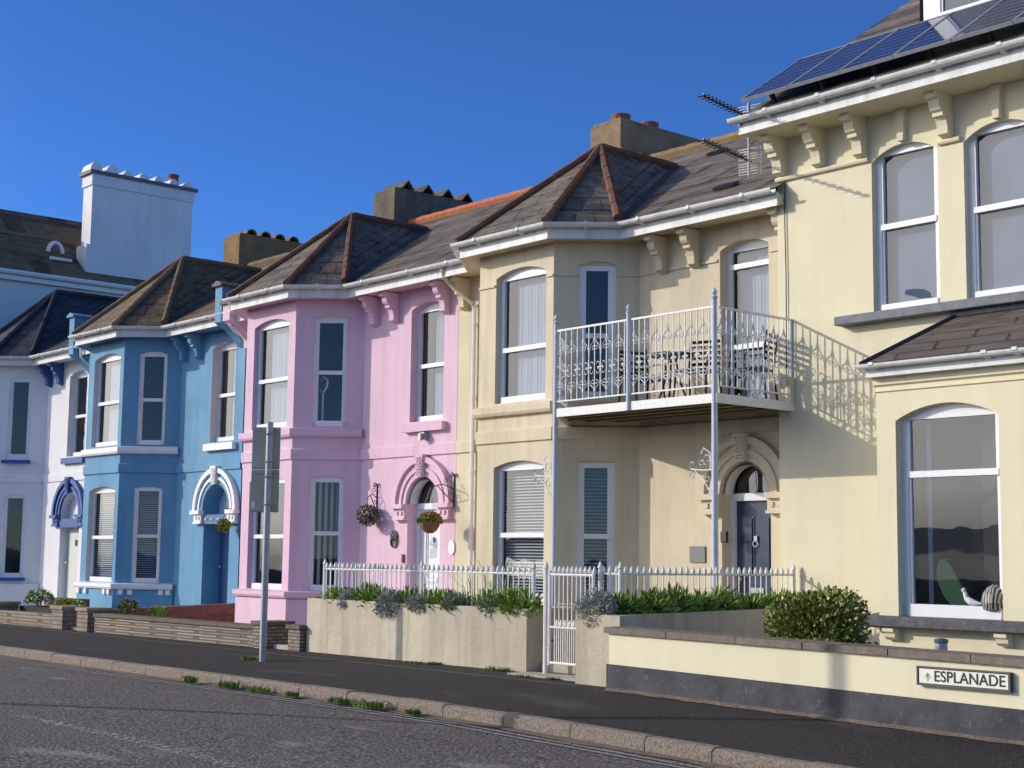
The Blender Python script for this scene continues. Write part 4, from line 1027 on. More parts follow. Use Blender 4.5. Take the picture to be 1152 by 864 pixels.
# sea and far shore, in front of the houses (behind the camera)
sm_, nt, b = mat('sea_water'); b.inputs['Base Color'].default_value = (.015,.035,.05,1); b.inputs['Roughness'].default_value = .45
bump(nt, b, noise(nt, .35, 8, scaled(nt, .6, 1, 1), .7), 1.0, 1.2)
mb = MB(); mb.face([(-6000, -6000, -3.5), (6000, -6000, -3.5), (6000, -9.2, -3.5), (-6000, -9.2, -3.5)]); tag(mb.build('sea', sm_), kind='structure')
mb = MB(); mb.box(-4000, 4000, -9.5, -9.0, -6, .85); tag(mb.build('sea_wall', M['concrete']), 'long concrete sea wall across the road from the houses', 'sea wall', kind='structure')
mb = MB(); n = 60; pts = []
for i in range(n+1):
    t = i/n; X = -3600+t*5000; hh = 30+26*max(0, math.sin(t*5.1+.6))+8*math.sin(t*17)+5*math.sin(t*41); pts.append((X, max(8, hh)))
for (x, h0), (x2, h1) in zip(pts, pts[1:]):
    mb.face([(x, -2600, -6), (x2, -2600, -6), (x2, -2800, h1), (x, -2800, h0)], True); mb.face([(x, -2800, h0), (x2, -2800, h1), (x2, -3400, -6), (x, -3400, -6)], True)
tag(mb.build('hills', stone('hazy_cliff', (.26,.27,.30), (.34,.34,.36), .01, .2)), kind='structure')  # distance haze is put into the pale cliff colour

# ------------------------------------------------------------------ garden walls
def block(mb, pts, z0, z1):
    """vertical solid over a plan outline; z1 may be a list per corner"""
    z1 = z1 if isinstance(z1, list) else [z1]*len(pts)
    z0 = z0 if isinstance(z0, list) else [z0]*len(pts)
    n = len(pts); lo = [V(*p, z) for p, z in zip(pts, z0)]; hi = [V(*p, z) for p, z in zip(pts, z1)]
    mb.face(hi)
    for i in range(n): j = (i+1) % n; mb.face([lo[i], lo[j], hi[j], hi[i]])
# raised bed in front of the cream house, left of the gate
bed = empty('raised_bed', (-15.6, 12.3, .2), 'long raised bed with tan roughcast wall left of the gate', 'planter')
pl = [(-17.87, 11.65), (-13.33, 11.74), (-13.33, 12.95), (-17.87, 12.95)]
mb = MB(); block(mb, pl, .0, .90); mb2 = MB()
inn = [(-17.70, 11.83), (-13.50, 11.92), (-13.50, 12.8), (-17.70, 12.8)]
mb = MB()
n = 4
lo = [V(*p, 0) for p in pl]; hi = [V(*p, .965) for p in pl]; ih = [V(*p, .965) for p in inn]; il = [V(*p, .88) for p in inn]
for i in range(n):
    j = (i+1) % n; mb.face([lo[i], lo[j], hi[j], hi[i]]); mb.face([hi[i], hi[j], ih[j], ih[i]]); mb.face([ih[i], ih[j], il[j], il[i]])
mb.build('wall', M['wall_tan'], bed)
mb = MB(); mb.face([V(*p, .90) for p in inn]); mb.build('soil', M['soil'], bed)
# right bed, running back to the house
bed2 = empty('raised_bed', (-11.7, 13, .2), 'narrow raised bed with tan pier end running back beside the gate', 'planter')
pl = [(-12.02, 11.30), (-11.345, 11.30), (-11.47, 14.98), (-12.16, 14.98)]; inn = [(-11.95, 11.5), (-11.5, 11.5), (-11.6, 14.9), (-12.05, 14.9)]
mb = MB(); lo = [V(*p, 0) for p in pl]; hi = [V(pl[0][0], pl[0][1], .965), V(pl[1][0], pl[1][1], .965), V(*pl[2], 1.02), V(*pl[3], 1.02)]; ih = [V(*inn[0], .967), V(*inn[1], .967), V(*inn[2], 1.018), V(*inn[3], 1.018)]
for i in range(4):
    j = (i+1) % 4; mb.face([lo[i], lo[j], hi[j], hi[i]]); mb.face([hi[i], hi[j], ih[j], ih[i]])
mb.build('wall', M['wall_tan'], bed2)
mb = MB(); mb.face([V(*p, .955) for p in inn]); mb.build('soil', M['soil'], bed2)
# low yellow wall
lw = empty('garden_wall', (-8, 11.2, .15), 'low yellow garden wall with brown coping and dark grey base', 'wall')
xr = 6.0; gz = lambda x: pz(11.1, x)
mb = MB(); block(mb, [(-11.30, 11.10), (xr, 11.10), (xr, 11.32), (-11.30, 11.32)], .2, [.79, .60, .60, .79]); mb.build('wall', M['yellow'], lw)
mb = MB(); block(mb, [(-11.32, 11.08), (xr, 11.08), (xr, 11.34), (-11.32, 11.34)], -.2, [.475, .20, .20, .475]); mb.build('plinth', M['plinth'], lw)
mb = MB(); x = -11.34; slope = (.60-.79)/(xr+11.3)
while x < xr:
    l = R.uniform(.72, .95); x1 = x+l-.012; z0, z1 = .792+(x+11.3)*slope, .792+(x1+11.3)*slope; e = R.uniform(-.006, .006)
    block(mb, [(x, 11.06+e), (x1, 11.06+e), (x1, 11.37), (x, 11.37)], [z0, z1, z1, z0], [z0+.062, z1+.062, z1+.066, z0+.066]); mb.face([V(x,11.06+e,z0), V(x,11.37,z0), V(x1,11.37,z1), V(x1,11.06+e,z1)]); x += l
mb.build('coping', M['wood'], lw)
mb = MB()
for i in range(120):
    x = -11.3+i*.145; z = pz(11.05, x); d_ = .03+.025*math.sin(i*1.7)+.015*math.sin(i*4.1)
    x2 = x+.145; z2 = pz(11.05, x2); d2 = .03+.025*math.sin((i+1)*1.7)+.015*math.sin((i+1)*4.1)
    mb.face([(x, 11.05-d_, z+.004), (x2, 11.05-d2, z2+.004), (x2, 11.078, z2+.03), (x, 11.078, z+.03)])
mb.build('mortar_fillet', M['gutterdirt'], lw)
# street name plate
sg = empty('street_name_plate', (-7.09, 11.08, .53), 'white street name plate lettered ESPLANADE on the low yellow wall', 'sign')
FS = Frame(0, 11.095, 0, -1); sx0, sx1, sz0, sz1 = -7.53, -6.65, .530, .690
mb = MB(); FS.box(mb, sx0, sx1, 0, .03, sz0, sz1)
mb.build('backing_board', plain('sign_black_edge', (.06,.06,.055), .5), sg)
mb = MB(); FS.box(mb, sx0+.022, sx1-.022, .03, .034, sz0+.02, sz1-.02); mb.build('face', plain('sign_white', (.74,.75,.66), .4), sg)
mb = MB(); FS.box(mb, sx0-.0, sx1+.0, .03, .042, sz0, sz0+.012); FS.box(mb, sx0, sx1, .03, .042, sz1-.012, sz1); FS.box(mb, sx0, sx0+.012, .03, .042, sz0+.012, sz1-.012); FS.box(mb, sx1-.012, sx1, .03, .042, sz0+.012, sz1-.012); mb.build('rim', plain('sign_rim', (.10,.09,.075), .5), sg)
cu = bpy.data.curves.new('lettering', 'FONT'); cu.body = 'ESPLANADE'; cu.align_x = 'CENTER'; cu.align_y = 'CENTER'; cu.size = .128; cu.extrude = .001; cu.offset = .0012; cu.space_character = 1.02
to = bpy.data.objects.new('lettering', cu); COL.objects.link(to)
bpy.context.view_layer.update()
me = bpy.data.meshes.new_from_object(to.evaluated_get(bpy.context.evaluated_depsgraph_get())); bpy.data.objects.remove(to)
to = bpy.data.objects.new('lettering', me); COL.objects.link(to); me.materials.clear(); me.materials.append(M['black']); to.parent = sg
to.rotation_euler = (PI/2, 0, 0); to.location = V(-7.03, 11.095-.0365, (sz0+sz1)/2) - Vector(sg['_o'])
w = to.dimensions.x; to.scale = (.66/max(.1, max(v.co.x for v in me.vertices)-min(v.co.x for v in me.vertices)), 1, 1)
mb = MB(); cx, cz = sx0+.105, (sz0+sz1)/2
for (a, l) in ((0, .045), (.55, .036), (-.55, .036)):
    p = [FS.P(cx, .0365, cz-.01), FS.P(cx+math.sin(a)*l*.5-.012*math.cos(a), .0365, cz-.01+l*.5*math.cos(a)), FS.P(cx+math.sin(a)*l, .0365, cz-.01+l*math.cos(a)), FS.P(cx+math.sin(a)*l*.5+.012*math.cos(a), .0365, cz-.01+l*.5*math.cos(a))]
    mb.face(p[::-1])
mb.face([FS.P(cx-.012, .0365, cz-.015), FS.P(cx, .0365, cz-.05), FS.P(cx+.012, .0365, cz-.015)]); mb.face([FS.P(cx-.03, .0366, cz-.016), FS.P(cx+.03, .0366, cz-.016), FS.P(cx+.03, .0366, cz-.008), FS.P(cx-.03, .0366, cz-.008)])
mb.build('crest', plain('faded_grey_gold', (.42,.40,.30), .5), sg)
# capped vent pipe behind the wall
o = empty('vent_pipe', (-7.74, 11.75, .2), 'stubby grey vent pipe with dark cap behind the low yellow wall', 'pipe')
mb = MB(); mb.lathe((-7.74, 11.75, .15), [(.055,0),(.055,.68),(.05,.70)], 14); mb.build('pipe', M['galv'], o)
mb = MB(); mb.lathe((-7.74, 11.75, .85), [(.06,0),(.064,.02),(.06,.035),(.02,.045)], 14); mb.build('cap', M['lead'], o)

# low brick wall of the pink house and its pillars
bwl = empty('garden_wall', (-21.5, 11.6, .2), 'long low grey brick wall with brown coping before the blue and pink houses', 'wall')
mb = MB(); ya, yb = 11.42, 11.56
block(mb, [(-24.05, ya), (-19.10, yb), (-19.10, yb+.23), (-24.05, ya+.23)], .0, .485); mb.build('wall', M['brick'], bwl)
mb = MB(); block(mb, [(-24.05, ya-.03), (-19.10, yb-.03), (-19.10, yb+.26), (-24.05, ya+.26)], .487, .54)
lo = [(-24.05, ya-.03), (-19.10, yb-.03), (-19.10, yb+.26), (-24.05, ya+.26)]; mb.face([V(*p, .487) for p in lo[::-1]]); mb.build('coping', M['brickcap'], bwl)
def pillar(x0, x1, y0, y1, z1, label, m='brick', cap='brickcap', g='brick gate pillars'):
    o = empty('gate_pillar', ((x0+x1)/2, y0, .2), label, 'pillar', g)
    mb = MB(); mb.box(x0, x1, y0, y1, 0, z1); mb.build('shaft', M[m], o)
    mb = MB(); mb.box(x0-.03, x1+.03, y0-.03, y1+.03, z1+.001, z1+.06); mb.build('cap', M[cap], o, bevel=.008)
pillar(-19.08, -18.70, 11.52, 11.95, .55, 'grey brick gate pillar at the right end of the long low brick wall')
pillar(-18.20, -17.90, 11.56, 11.9, .53, 'short brick gate pillar against the end of the tan raised bed')
o = empty('entrance_step', (-18.45, 11.9, .2), 'low stone step between the two brick pillars of the pink house', 'step')
mb = MB(); mb.box(-18.69, -18.21, 11.62, 12.3, .1, .29); mb.build('tread', M['concrete'], o)
# stone wall of white house
swl = empty('garden_wall', (-26.5, 11.5, .2), 'low rubble stone wall before the white house', 'wall')
mb = MB(); block(mb, [(-34.0, 11.22), (-25.3, 11.40), (-25.3, 11.65), (-34.0, 11.47)], .0, .46); mb.build('wall', M['stonewall'], swl)
for i, (x, w, y, lb) in enumerate(((-28.25, .5, 11.32, 'rubble stone pillar at the left edge, darkest capped, before the white house'), (-25.42, .45, 11.36, 'rubble stone gate pillar at the end of the low stone wall'), (-24.45, .42, 11.38, 'rubble stone gate pillar joining the grey brick wall'))):
    pillar(x-w/2, x+w/2, y, y+.42, .56, lb, 'stonewall', 'sandstone', 'stone gate pillars')
o = empty('entrance_step', (-24.9, 11.6, .2), 'worn stone step between the two rubble stone pillars', 'step'); mb = MB(); mb.box(-25.19, -24.67, 11.5, 12.1, .1, .26); mb.build('tread', M['sandstone'], o)
# reddish party wall between blue and pink gardens
mb = MB(); block(mb, [(-25.95, 11.66), (-25.70, 11.66), (-25.70, 15.25), (-25.95, 15.25)], .0, [.50, .50, .62, .62])
o = mb.build('party_wall', M['redbrick'], org=(-25.8, 13, .2)); tag(o, 'red brown brick garden wall running back between blue and pink houses', 'wall')
mb = MB(); mb.box(-30.2, -28.9, 13.2, 13.6, .2, .62); o = mb.build('window_trough', M['redbrick'], org=(-29.5, 13.4, .2)); tag(o, 'long brown planting trough below the blue bay window', 'trough')
mb = MB(); mb.box(-28.0, -25.8, 11.75, 12.2, .2, .54); o = mb.build('window_trough', M['joist'], org=(-27, 12, .2)); tag(o, 'long dark planting trough behind the rubble stone wall', 'trough')

# ------------------------------------------------------------------ railings and gate
def fence(name, label, segs, z0, zt, s=.1, posts=()):
    o = empty(name, (segs[0][0][0], segs[0][0][1], z0), label, 'railing')
    for (a, b) in segs:
        a, b = V(*a, 0), V(*b, 0); L = (b-a).length; n = max(2, round(L/s)); mb = MB()
        mb.tube([a+V(0,0,zt-.055), b+V(0,0,zt-.055)], .014, 6); mb.tube([a+V(0,0,z0+.06), b+V(0,0,z0+.06)], .011, 6)
        for i in range(n):
            p = a.lerp(b, (i+.5)/n); spear(mb, p, z0, zt)
        mb.build('railing_panel', M['iron'], o)
    for (x, y) in posts:
        mb = MB(); mb.tube([(x, y, z0-.1), (x, y, zt-.01)], .024, 8); mb.lathe((x, y, zt-.015), [(.012,0),(.032,.03),(.012,.085),(.002,.1)], 8); mb.build('post', M['iron'], o)
    return o
def spear(mb, p, z0, zt, w=.008):
    mb.tube([p+V(0,0,z0), p+V(0,0,zt-.05)], w, 5, cap=False)
    mb.lathe(p+V(0,0,zt-.06), [(w,0),(.023,.025),(.024,.045),(.014,.075),(.002,.098)], 7)
fence('spear_railing', 'white spear topped railing along the left raised bed', [((-17.68, 11.80), (-15.5, 11.84)), ((-15.5, 11.84), (-13.38, 11.87)), ((-17.68, 11.85), (-17.68, 12.9))], .86, 1.43, .098,
      ((-17.68, 11.80), (-15.5, 11.84), (-13.36, 11.87)))
fence('spear_railing', 'white spear topped railing on the bed right of the gate', [((-12.22, 11.86), (-11.93, 11.88)), ((-11.93, 11.92), (-11.93, 14.96))], .92, 1.45, .103, ((-12.20, 11.84), (-11.92, 11.88), (-11.93, 14.93)))
gt_ = empty('garden_gate', (-12.6, 11.7, .3), 'white iron spear topped garden gate between the raised beds', 'gate')
mb = MB(); gy = 11.74
for i in range(10): spear(mb, V(-12.90+.06+i*.072, gy, 0), .36, 1.44)
mb.build('bars', M['iron'], gt_)
mb = MB()
for i in range(9): spear(mb, V(-12.90+.096+i*.072, gy, 0), .36, .83, .007)
mb.build('dog_bars', M['iron'], gt_)
for z, r in ((.37, .016), (.775, .014), (1.375, .015)): mb = MB(); mb.tube([(-12.92, gy, z), (-12.20, gy, z)], r, 6); mb.build('rail', M['iron'], gt_)
for x in (-12.93, -12.205):
    mb = MB(); mb.tube([(x, gy, .34), (x, gy, 1.42)], .02, 8); mb.build('stile', M['iron'], gt_)
for (x, y, lb) in ((-13.02, 11.76, 'left white iron gate post next to the long raised bed'), (-12.30, 11.80, 'right white iron gate post behind the tan pier')):
    pass
mb = MB(); mb.tube([(-13.02, 11.76, .2), (-13.02, 11.76, 1.42)], .026, 8); mb.lathe((-13.02, 11.76, 1.42), [(.02,0),(.034,.03),(.012,.09),(.002,.1)], 8)
o = mb.build('gate_post', M['iron'], org=(-13.02, 11.76, .2)); tag(o, 'white iron gate post at the hinge side of the gate', 'post')
o = empty('entrance_step', (-12.7, 11.7, .2), 'worn concrete step under the white iron gate', 'step'); mb = MB(); mb.box(-13.325, -12.03, 11.45, 12.2, .0, .24); mb.box(-13.32, -12.03, 11.95, 13.2, .0, .33); mb.build('tread', M['concrete'], o)
mb = MB(); mb.box(-13.325, -13.25, 12.0, 12.03, .58, .62); mb.tube([(-13.31, 12.02, .6), (-13.18, 12.02, .6)], .014, 6); o = mb.build('gate_latch', M['joist'], org=(-13.3, 12, .6)); tag(o, 'rusty iron latch on the shaded end of the tan bed wall', 'latch')

# ------------------------------------------------------------------ plants
def leaf(mb, p, d, up, L, w):
    s = d.cross(up).normalized()*w; q = p + d*L
    mb.face([p, p+d*L*.5+s, q, p+d*L*.5-s])
def rdir(r, zmin=-1):
    while True:
        v = V(r.uniform(-1,1), r.uniform(-1,1), r.uniform(-1,1))
        if .05 < v.length < 1 and v.z/v.length > zmin: return v.normalized()
def bushy(name, c, rad, n, L, w, m, label, cat='plant', group=None, seed=1, lump=.25, zmin=-.35, inner=.72, flowers=None):
    r = random.Random(seed); o = empty(name, (c[0], c[1], c[2]-rad[2]*.9), label, cat, group)
    lumps = [(rdir(r), r.uniform(.5, 1)) for _ in range(14)]
    def R_(d):
        return 1-lump*.5+lump*max(k*max(0, d.dot(l))**6 for l, k in lumps)
    mb = MB()
    for i in range(n):
        d = rdir(r, zmin); t = r.uniform(inner, 1.0)*R_(d)
        p = V(c[0]+d.x*rad[0]*t, c[1]+d.y*rad[1]*t, c[2]+d.z*rad[2]*t)
        e = (d*1.1 + rdir(r)*.9 + V(0,0,.35)).normalized(); mb.cur = r.random()
        leaf(mb, p, e, rdir(r), L*r.uniform(.6, 1.3), w*r.uniform(.7, 1.3))
    mb.build('foliage', m, o)
    s = MB()
    for i in range(7):
        d = rdir(r, .1); s.tube([(c[0], c[1], c[2]-rad[2]), (c[0]+d.x*rad[0]*.7, c[1]+d.y*rad[1]*.7, c[2]+d.z*rad[2]*.5)], [.02*rad[2]*2, .004], 5)
    s.build('stems', M['twig'], o)
    if flowers:
        for fm, k, sz in flowers:
            f = MB()
            for i in range(k):
                d = rdir(r, -.2); t = 1.02*R_(d); p = V(c[0]+d.x*rad[0]*t, c[1]+d.y*rad[1]*t, c[2]+d.z*rad[2]*t)
                for q in range(5): leaf(f, p, rdir(r), rdir(r), sz, sz*.5)
            f.build('flowers', fm, o)
    return o
def strappy(c, n, H, spread, label, m='leaf_green', seed=1, name='strap_leaf_plant', group=None, flowers=None, w=.0105, cat='plant'):
    r = random.Random(seed); o = empty(name, c, label, cat, group); mb = MB()
    for i in range(n):
        a = r.uniform(0, 2*PI); rr = r.random()**.6*spread; b = V(c[0]+rr*math.cos(a), c[1]+rr*math.sin(a)*.7, c[2])
        h = H*r.uniform(.45, 1.1); l = r.uniform(.2, 1.25)*h; a2 = a + r.uniform(-1.2, 1.2)
        d = V(math.cos(a2), math.sin(a2), 0); s = V(-d.y, d.x, 0)*w*r.uniform(.7, 1.3)
        k = r.uniform(.2, .5)
        p = [b, b+V(0,0,h*.55)+d*l*.25, b+V(0,0,h*.92)+d*l*.62, b+V(0,0,h*(1-k*.4))+d*l]
        mb.cur = r.random()
        mb.face([p[0]-s, p[0]+s, p[1]+s, p[1]-s]); mb.face([p[1]-s, p[1]+s, p[2]+s*.8, p[2]-s*.8]); mb.face([p[2]-s*.8, p[2]+s*.8, p[3]])
    mb.build('leaves', M[m], o)
    if flowers:
        f = MB()
        for i in range(flowers[1]):
            a = r.uniform(0, 2*PI); rr = r.random()*spread; p = V(c[0]+rr*math.cos(a), c[1]+rr*math.sin(a)*.7, c[2]+H*r.uniform(.5, .95))
            for q in range(7): leaf(f, p, rdir(r), rdir(r), .035, .016)
        f.build('flowers', flowers[0], o)
    return o
bushy('evergreen_bush', (-9.52, 12.25, .83), (.55, .5, .57), 9500, .05, .0165, M['leaf_bush'], 'rounded evergreen bush with olive and yellow leaves behind the low wall', 'bush', seed=3, lump=.55, zmin=-.75, inner=.45)
bushy('creeping_plant', (-8.95, 11.55, .72), (.30, .12, .12), 500, .03, .012, M['leaf_bush'], 'small trailing plant peeping over the coping beside the bush', seed=8)
# plants in the left bed: x, kind
GP = 'clumps of strap leaves in the raised beds'
seq = [(-17.55,.22,'leftmost strap leaf clump at the corner post of the left bed'), (-17.0,.24,'strap leaf clump between two lavender mounds of the left bed'), (-16.55,.27,'tall strap leaf clump right of the first lavender mound'), (-15.95,.24,'strap leaf clump behind the grey lavender hanging over the bed'),
       (-15.35,.22,'strap leaf clump near the middle railing post of the left bed'), (-14.95,.24,'strap leaf clump just right of the middle railing post'), (-14.3,.26,'strap leaf clump with thin grassy blades in the left bed'), (-13.85,.27,'broad strap leaf clump with yellow flowers near the gate'), (-13.62,.27,'rightmost strap leaf clump of the left bed beside the gate')]
for i, (x, h, lb) in enumerate(seq):
    k = .8+.5*((i*3) % 5)/4
    bushy('strap_leaf_plant', (x, 11.97+.08*math.sin(i*2.3), .95), (.27, .2, h*.68*k), 560, .125, .0125, M['leaf_green'], lb, 'plant', GP, seed=20+i, lump=.4, zmin=-.25, inner=.25, flowers=((M['petal_yel'], 3, .04),) if i in (2, 7) else None)
    bushy('strap_leaf_plant', (x+.22, 11.80, .955), (.17, .11, h*.55), 260, .09, .011, M['leaf_green'], lb + ', lower front tuft', 'plant', GP, seed=60+i, lump=.4, zmin=-.5, inner=.3)
LG = 'lavender mounds spilling over the bed walls'
for i, (x, y, z, rx, rz, lb) in enumerate(((-17.05, 11.80, .93, .17, .15, 'small grey lavender mound nearest the left corner of the bed'), (-16.05, 11.75, .92, .26, .18, 'largest grey lavender mound hanging over the tan wall'), (-15.45, 11.80, .95, .23, .10, 'flat grey lavender mound above the sign post shadow'),
                                           (-14.75, 11.85, .98, .18, .11, 'small grey lavender mound right of the middle railing post'), (-14.05, 11.88, .97, .20, .10, 'low grey lavender mound near the gate end of the left bed'), (-11.83, 11.42, 1.0, .24, .20, 'grey lavender mound flopping over the tan pier'))):
    bushy('lavender', (x, y, z), (rx*1.15, .18, rz*1.1), 2600, .045, .0065, M['leaf_lav'], lb, 'plant', LG, seed=90+i, lump=.35, zmin=-.8, inner=.5)
for i, (x, y, h, lb) in enumerate(((-11.75, 11.75, .30, 'bright strap leaf clump above the tan pier lavender'), (-11.68, 12.15, .26, 'strap leaf clump just behind the pier in the right bed'), (-11.68, 12.55, .24, 'second strap leaf clump back from the pier'), (-11.70, 12.95, .24, 'third strap leaf clump back from the pier'), (-11.72, 13.35, .24, 'strap leaf clump just before the balcony post foot'),
                                   (-11.74, 13.85, .18, 'low strap leaf clump just behind the balcony post foot'), (-11.76, 14.25, .17, 'low strap leaf clump in front of the navy door'), (-11.78, 14.65, .17, 'low strap leaf clump at the wall end of the right bed'))):
    bushy('strap_leaf_plant', (x, y, .985), (.2, .25, h*(.52+.45*((i*7) % 5)/4)), 640, .13, .0125, M['leaf_green'], lb, 'plant', GP, seed=120+i, lump=.45, zmin=-.2, inner=.2)
    o = None
strappy((-14.4, 12.4, .9), 40, .62, .3, 'tall wispy grass with arching blades behind the left bed railing', seed=150, w=.004, name='grass_clump')
strappy((-15.1, 12.45, .9), 30, .55, .25, 'wispy grass clump behind the middle of the left railing', seed=151, w=.004, name='grass_clump')
# weeds
WG = 'weeds along kerb and walls'
weeds = [(-16.25, 8.98, .03, .10, 'weed tuft at the kerb foot nearest the sign post'), (-15.4, 9.0, .03, .10, 'weed tuft with yellow bloom at the kerb foot'), (-14.8, 9.02, .03, .07, 'thin weed tuft third from the sign post'), (-14.1, 9.03, .03, .07, 'small round weed tuft fourth from the sign post'),
         (-13.2, 9.05, .03, .08, 'wide flat weed tuft fifth from the sign post'), (-12.65, 9.04, .03, .10, 'bushiest weed tuft at the kerb, before the raised bed'), (-11.9, 9.02, .03, .06, 'last thin weed tuft along the kerb'),
         (-17.45, 10.52, .17, .07, 'grass tuft around the foot of the sign post'), (-15.25, 11.62, .2, .07, 'weed at the foot of the tan wall'), (-14.95, 11.64, .2, .08, 'upright weed at the foot of the tan wall'), (-13.75, 11.66, .2, .10, 'thick weeds at the tan wall end by the gate'), (-13.0, 11.42, .2, .06, 'moss tuft on the edge of the gate step'), (-12.5, 11.42, .2, .06, 'small moss tuft beside the tan pier')]
for i, (x, y, z, h, lb) in enumerate(weeds):
    strappy((x, y, z), 130, h*.8, .09+.07*(i % 3), lb, 'leaf_weed', 200+i, 'weed', WG, w=.006)
# far plants
bushy('flowering_plant', (-27.5, 11.95, .66), (.45, .2, .16), 700, .06, .02, M['leaf_green'], 'white flowering plant in the dark trough behind the stone wall', seed=31, flowers=((M['petal_white'], 40, .05),))
bushy('leafy_plant', (-26.2, 11.95, .58), (.4, .2, .12), 600, .06, .02, M['leaf_green'], 'leafy green plant in the dark trough behind the stone wall', seed=32, flowers=((M['petal_yel'], 5, .04),))
bushy('leafy_plant', (-24.0, 12.0, .60), (.22, .15, .15), 260, .07, .02, M['leaf_bush'], 'thin leafy plant beside the rubble gate pillar', seed=33)
strappy((-22.9, 12.0, .5), 60, .2, .15, 'sparse plant with yellow flowers behind the brick wall', seed=34, flowers=(M['petal_yel'], 4))

# hanging baskets and wall ornaments of the pink house
FPk = Frame(XP, Y0, 0, -1)
def wall_scroll(o, u, z, out, m='black'):
    mb = MB(); P = lambda d, b: FPk.P(u, d, z+b)
    mb.tube([P(.01,-.25), P(.01,.28)], .012, 6); mb.tube([P(.01,.05), P(out*.5,.12), P(out,.06), P(out,.02)], .009, 5); mb.tube([P(.01,-.18), P(out*.45,-.02), P(out*.75,.10)], .008, 5)
    for (a, b, r) in ((out*.35,.18,.05), (out*.2,-.03,.045), (.05,.28,.05)): cscroll(mb, lambda x_, z_: P(a+x_, b+z_), r, -1, 4.8, .007, 12, .7)
    for s in (-1, 1): cscroll(mb, lambda x_, z_: FPk.P(u+s*(.05+x_), .012, z+.26+z_), .05, PI, -1.2, .007, 10, .6)
    mb.build('wall_bracket', M[m], o)
o = empty('hanging_basket', FPk.P(.50, .35, 2.1), 'round dried wicker ball basket on the pink wall left of the door', 'hanging basket')
wall_scroll(o, .50, 2.52, .2)
bm_ = MB(); r = random.Random(5); c = FPk.P(.50, .20, 2.26)
for i in range(900):
    d = rdir(r); bm_.cur = r.random()**2; leaf(bm_, c+d*.165, (rdir(r)+d*.3).normalized(), d, .05, .018)
bm_.build('wicker_ball', M['dry_ball'], o)
mb = MB(); mb.tube([c+V(0,0,.2), FPk.P(.50,.2,2.56)], .006, 5); mb.build('hook', M['black'], o)
o = empty('hanging_basket', FPk.P(2.72, .55, 2.0), 'hanging basket of red flowers in front of the pink house door', 'hanging basket')
wall_scroll(o, 2.66, 2.62, .50)
c = FPk.P(2.66, .50, 2.08); r = random.Random(6)
mb = MB(); mb.lathe(c, [(.05,-.14),(.11,-.10),(.155,-.03),(.17,.03),(.16,.05)], 14); mb.build('basket', M['hip'], o)
mb = MB()
for i in range(420):
    d = rdir(r, -.1); mb.cur = r.random(); leaf(mb, c+V(0,0,.04)+V(d.x*.17, d.y*.17, d.z*.11), (d+rdir(r)).normalized(), rdir(r), .06, .022)
mb.build('foliage', M['leaf_green'], o)
mb = MB()
for i in range(34):
    d = rdir(r, .05); p = c+V(0,0,.06)+V(d.x*.17, d.y*.17, d.z*.13)
    for q in range(5): leaf(mb, p, rdir(r), rdir(r), .045, .022)
mb.build('flowers', M['petal_red'], o)
mb = MB()
for a in (0, 2.1, 4.2): mb.tube([c+V(.2*math.cos(a), .2*math.sin(a), .03), c+V(0,0,.58)], .003, 3)
mb.build('chain', M['black'], o)
mb = MB()
for i in range(22):
    t = 2*PI*i/22; mb.cur = R.random(); mb.tube([FPk.P(1.04+.10*math.cos(t), .02, 1.86+.15*math.sin(t)), FPk.P(1.04+.10*math.cos(t+2.4), .03, 1.86+.15*math.sin(t+2.4))], .012, 4)
o = mb.build('wall_ornament', M['galv'], org=FPk.P(1.04, 0, 1.86)); o.data.materials[0] = M['dry_ball']; tag(o, 'oval pierced metal ornament on the pink wall below the wicker ball', 'ornament')
mb = MB(); n = 16; pts = [FPk.P(2.62+.08*math.cos(2*PI*i/n), .002, 1.72+.12*math.sin(2*PI*i/n)) for i in range(n)]; mb.prism(pts, FPk.n*.02)
o = mb.build('number_plaque', M['door_white'], org=FPk.P(2.62, 0, 1.72)); tag(o, 'small white oval number plaque right of the pink house door', 'plaque')
mb = MB(); FPk.box(mb, 1.83, 1.93, .002, .10, 3.52, 3.64); FPk.box(mb, 1.85, 1.91, .10, .16, 3.50, 3.62); o = mb.build('alarm_box', M['galv'], org=FPk.P(1.88, 0, 3.55)); tag(o, 'small grey security light above the pink door arch', 'light')
mb = MB(); FPk.box(mb, 1.28, 1.33, .002, .03, 1.46, 1.60); o = mb.build('door_bell', M['redbrick'], org=FPk.P(1.3, 0, 1.5)); tag(o, 'small brown door bell on the left jamb of the pink doorway', 'bell')
FBk = Frame(XB, Y0, 0, -1); c = FBk.P(2.42, .25, 2.12)
o = empty('hanging_basket', c, 'dark hanging basket on the blue house beside the porch arch', 'hanging basket'); mb = MB(); r = random.Random(9)
for i in range(400):
    d = rdir(r); mb.cur = r.random(); leaf(mb, c+d*.11, (rdir(r)+d*.4).normalized(), d, .06, .02)
mb.build('foliage', M['leaf_bush'], o); mb = MB(); mb.tube([c+V(0,0,.15), c+V(0,.0,.34), c+V(0,.24,.34)], .008, 5); mb.build('hook', M['black'], o)

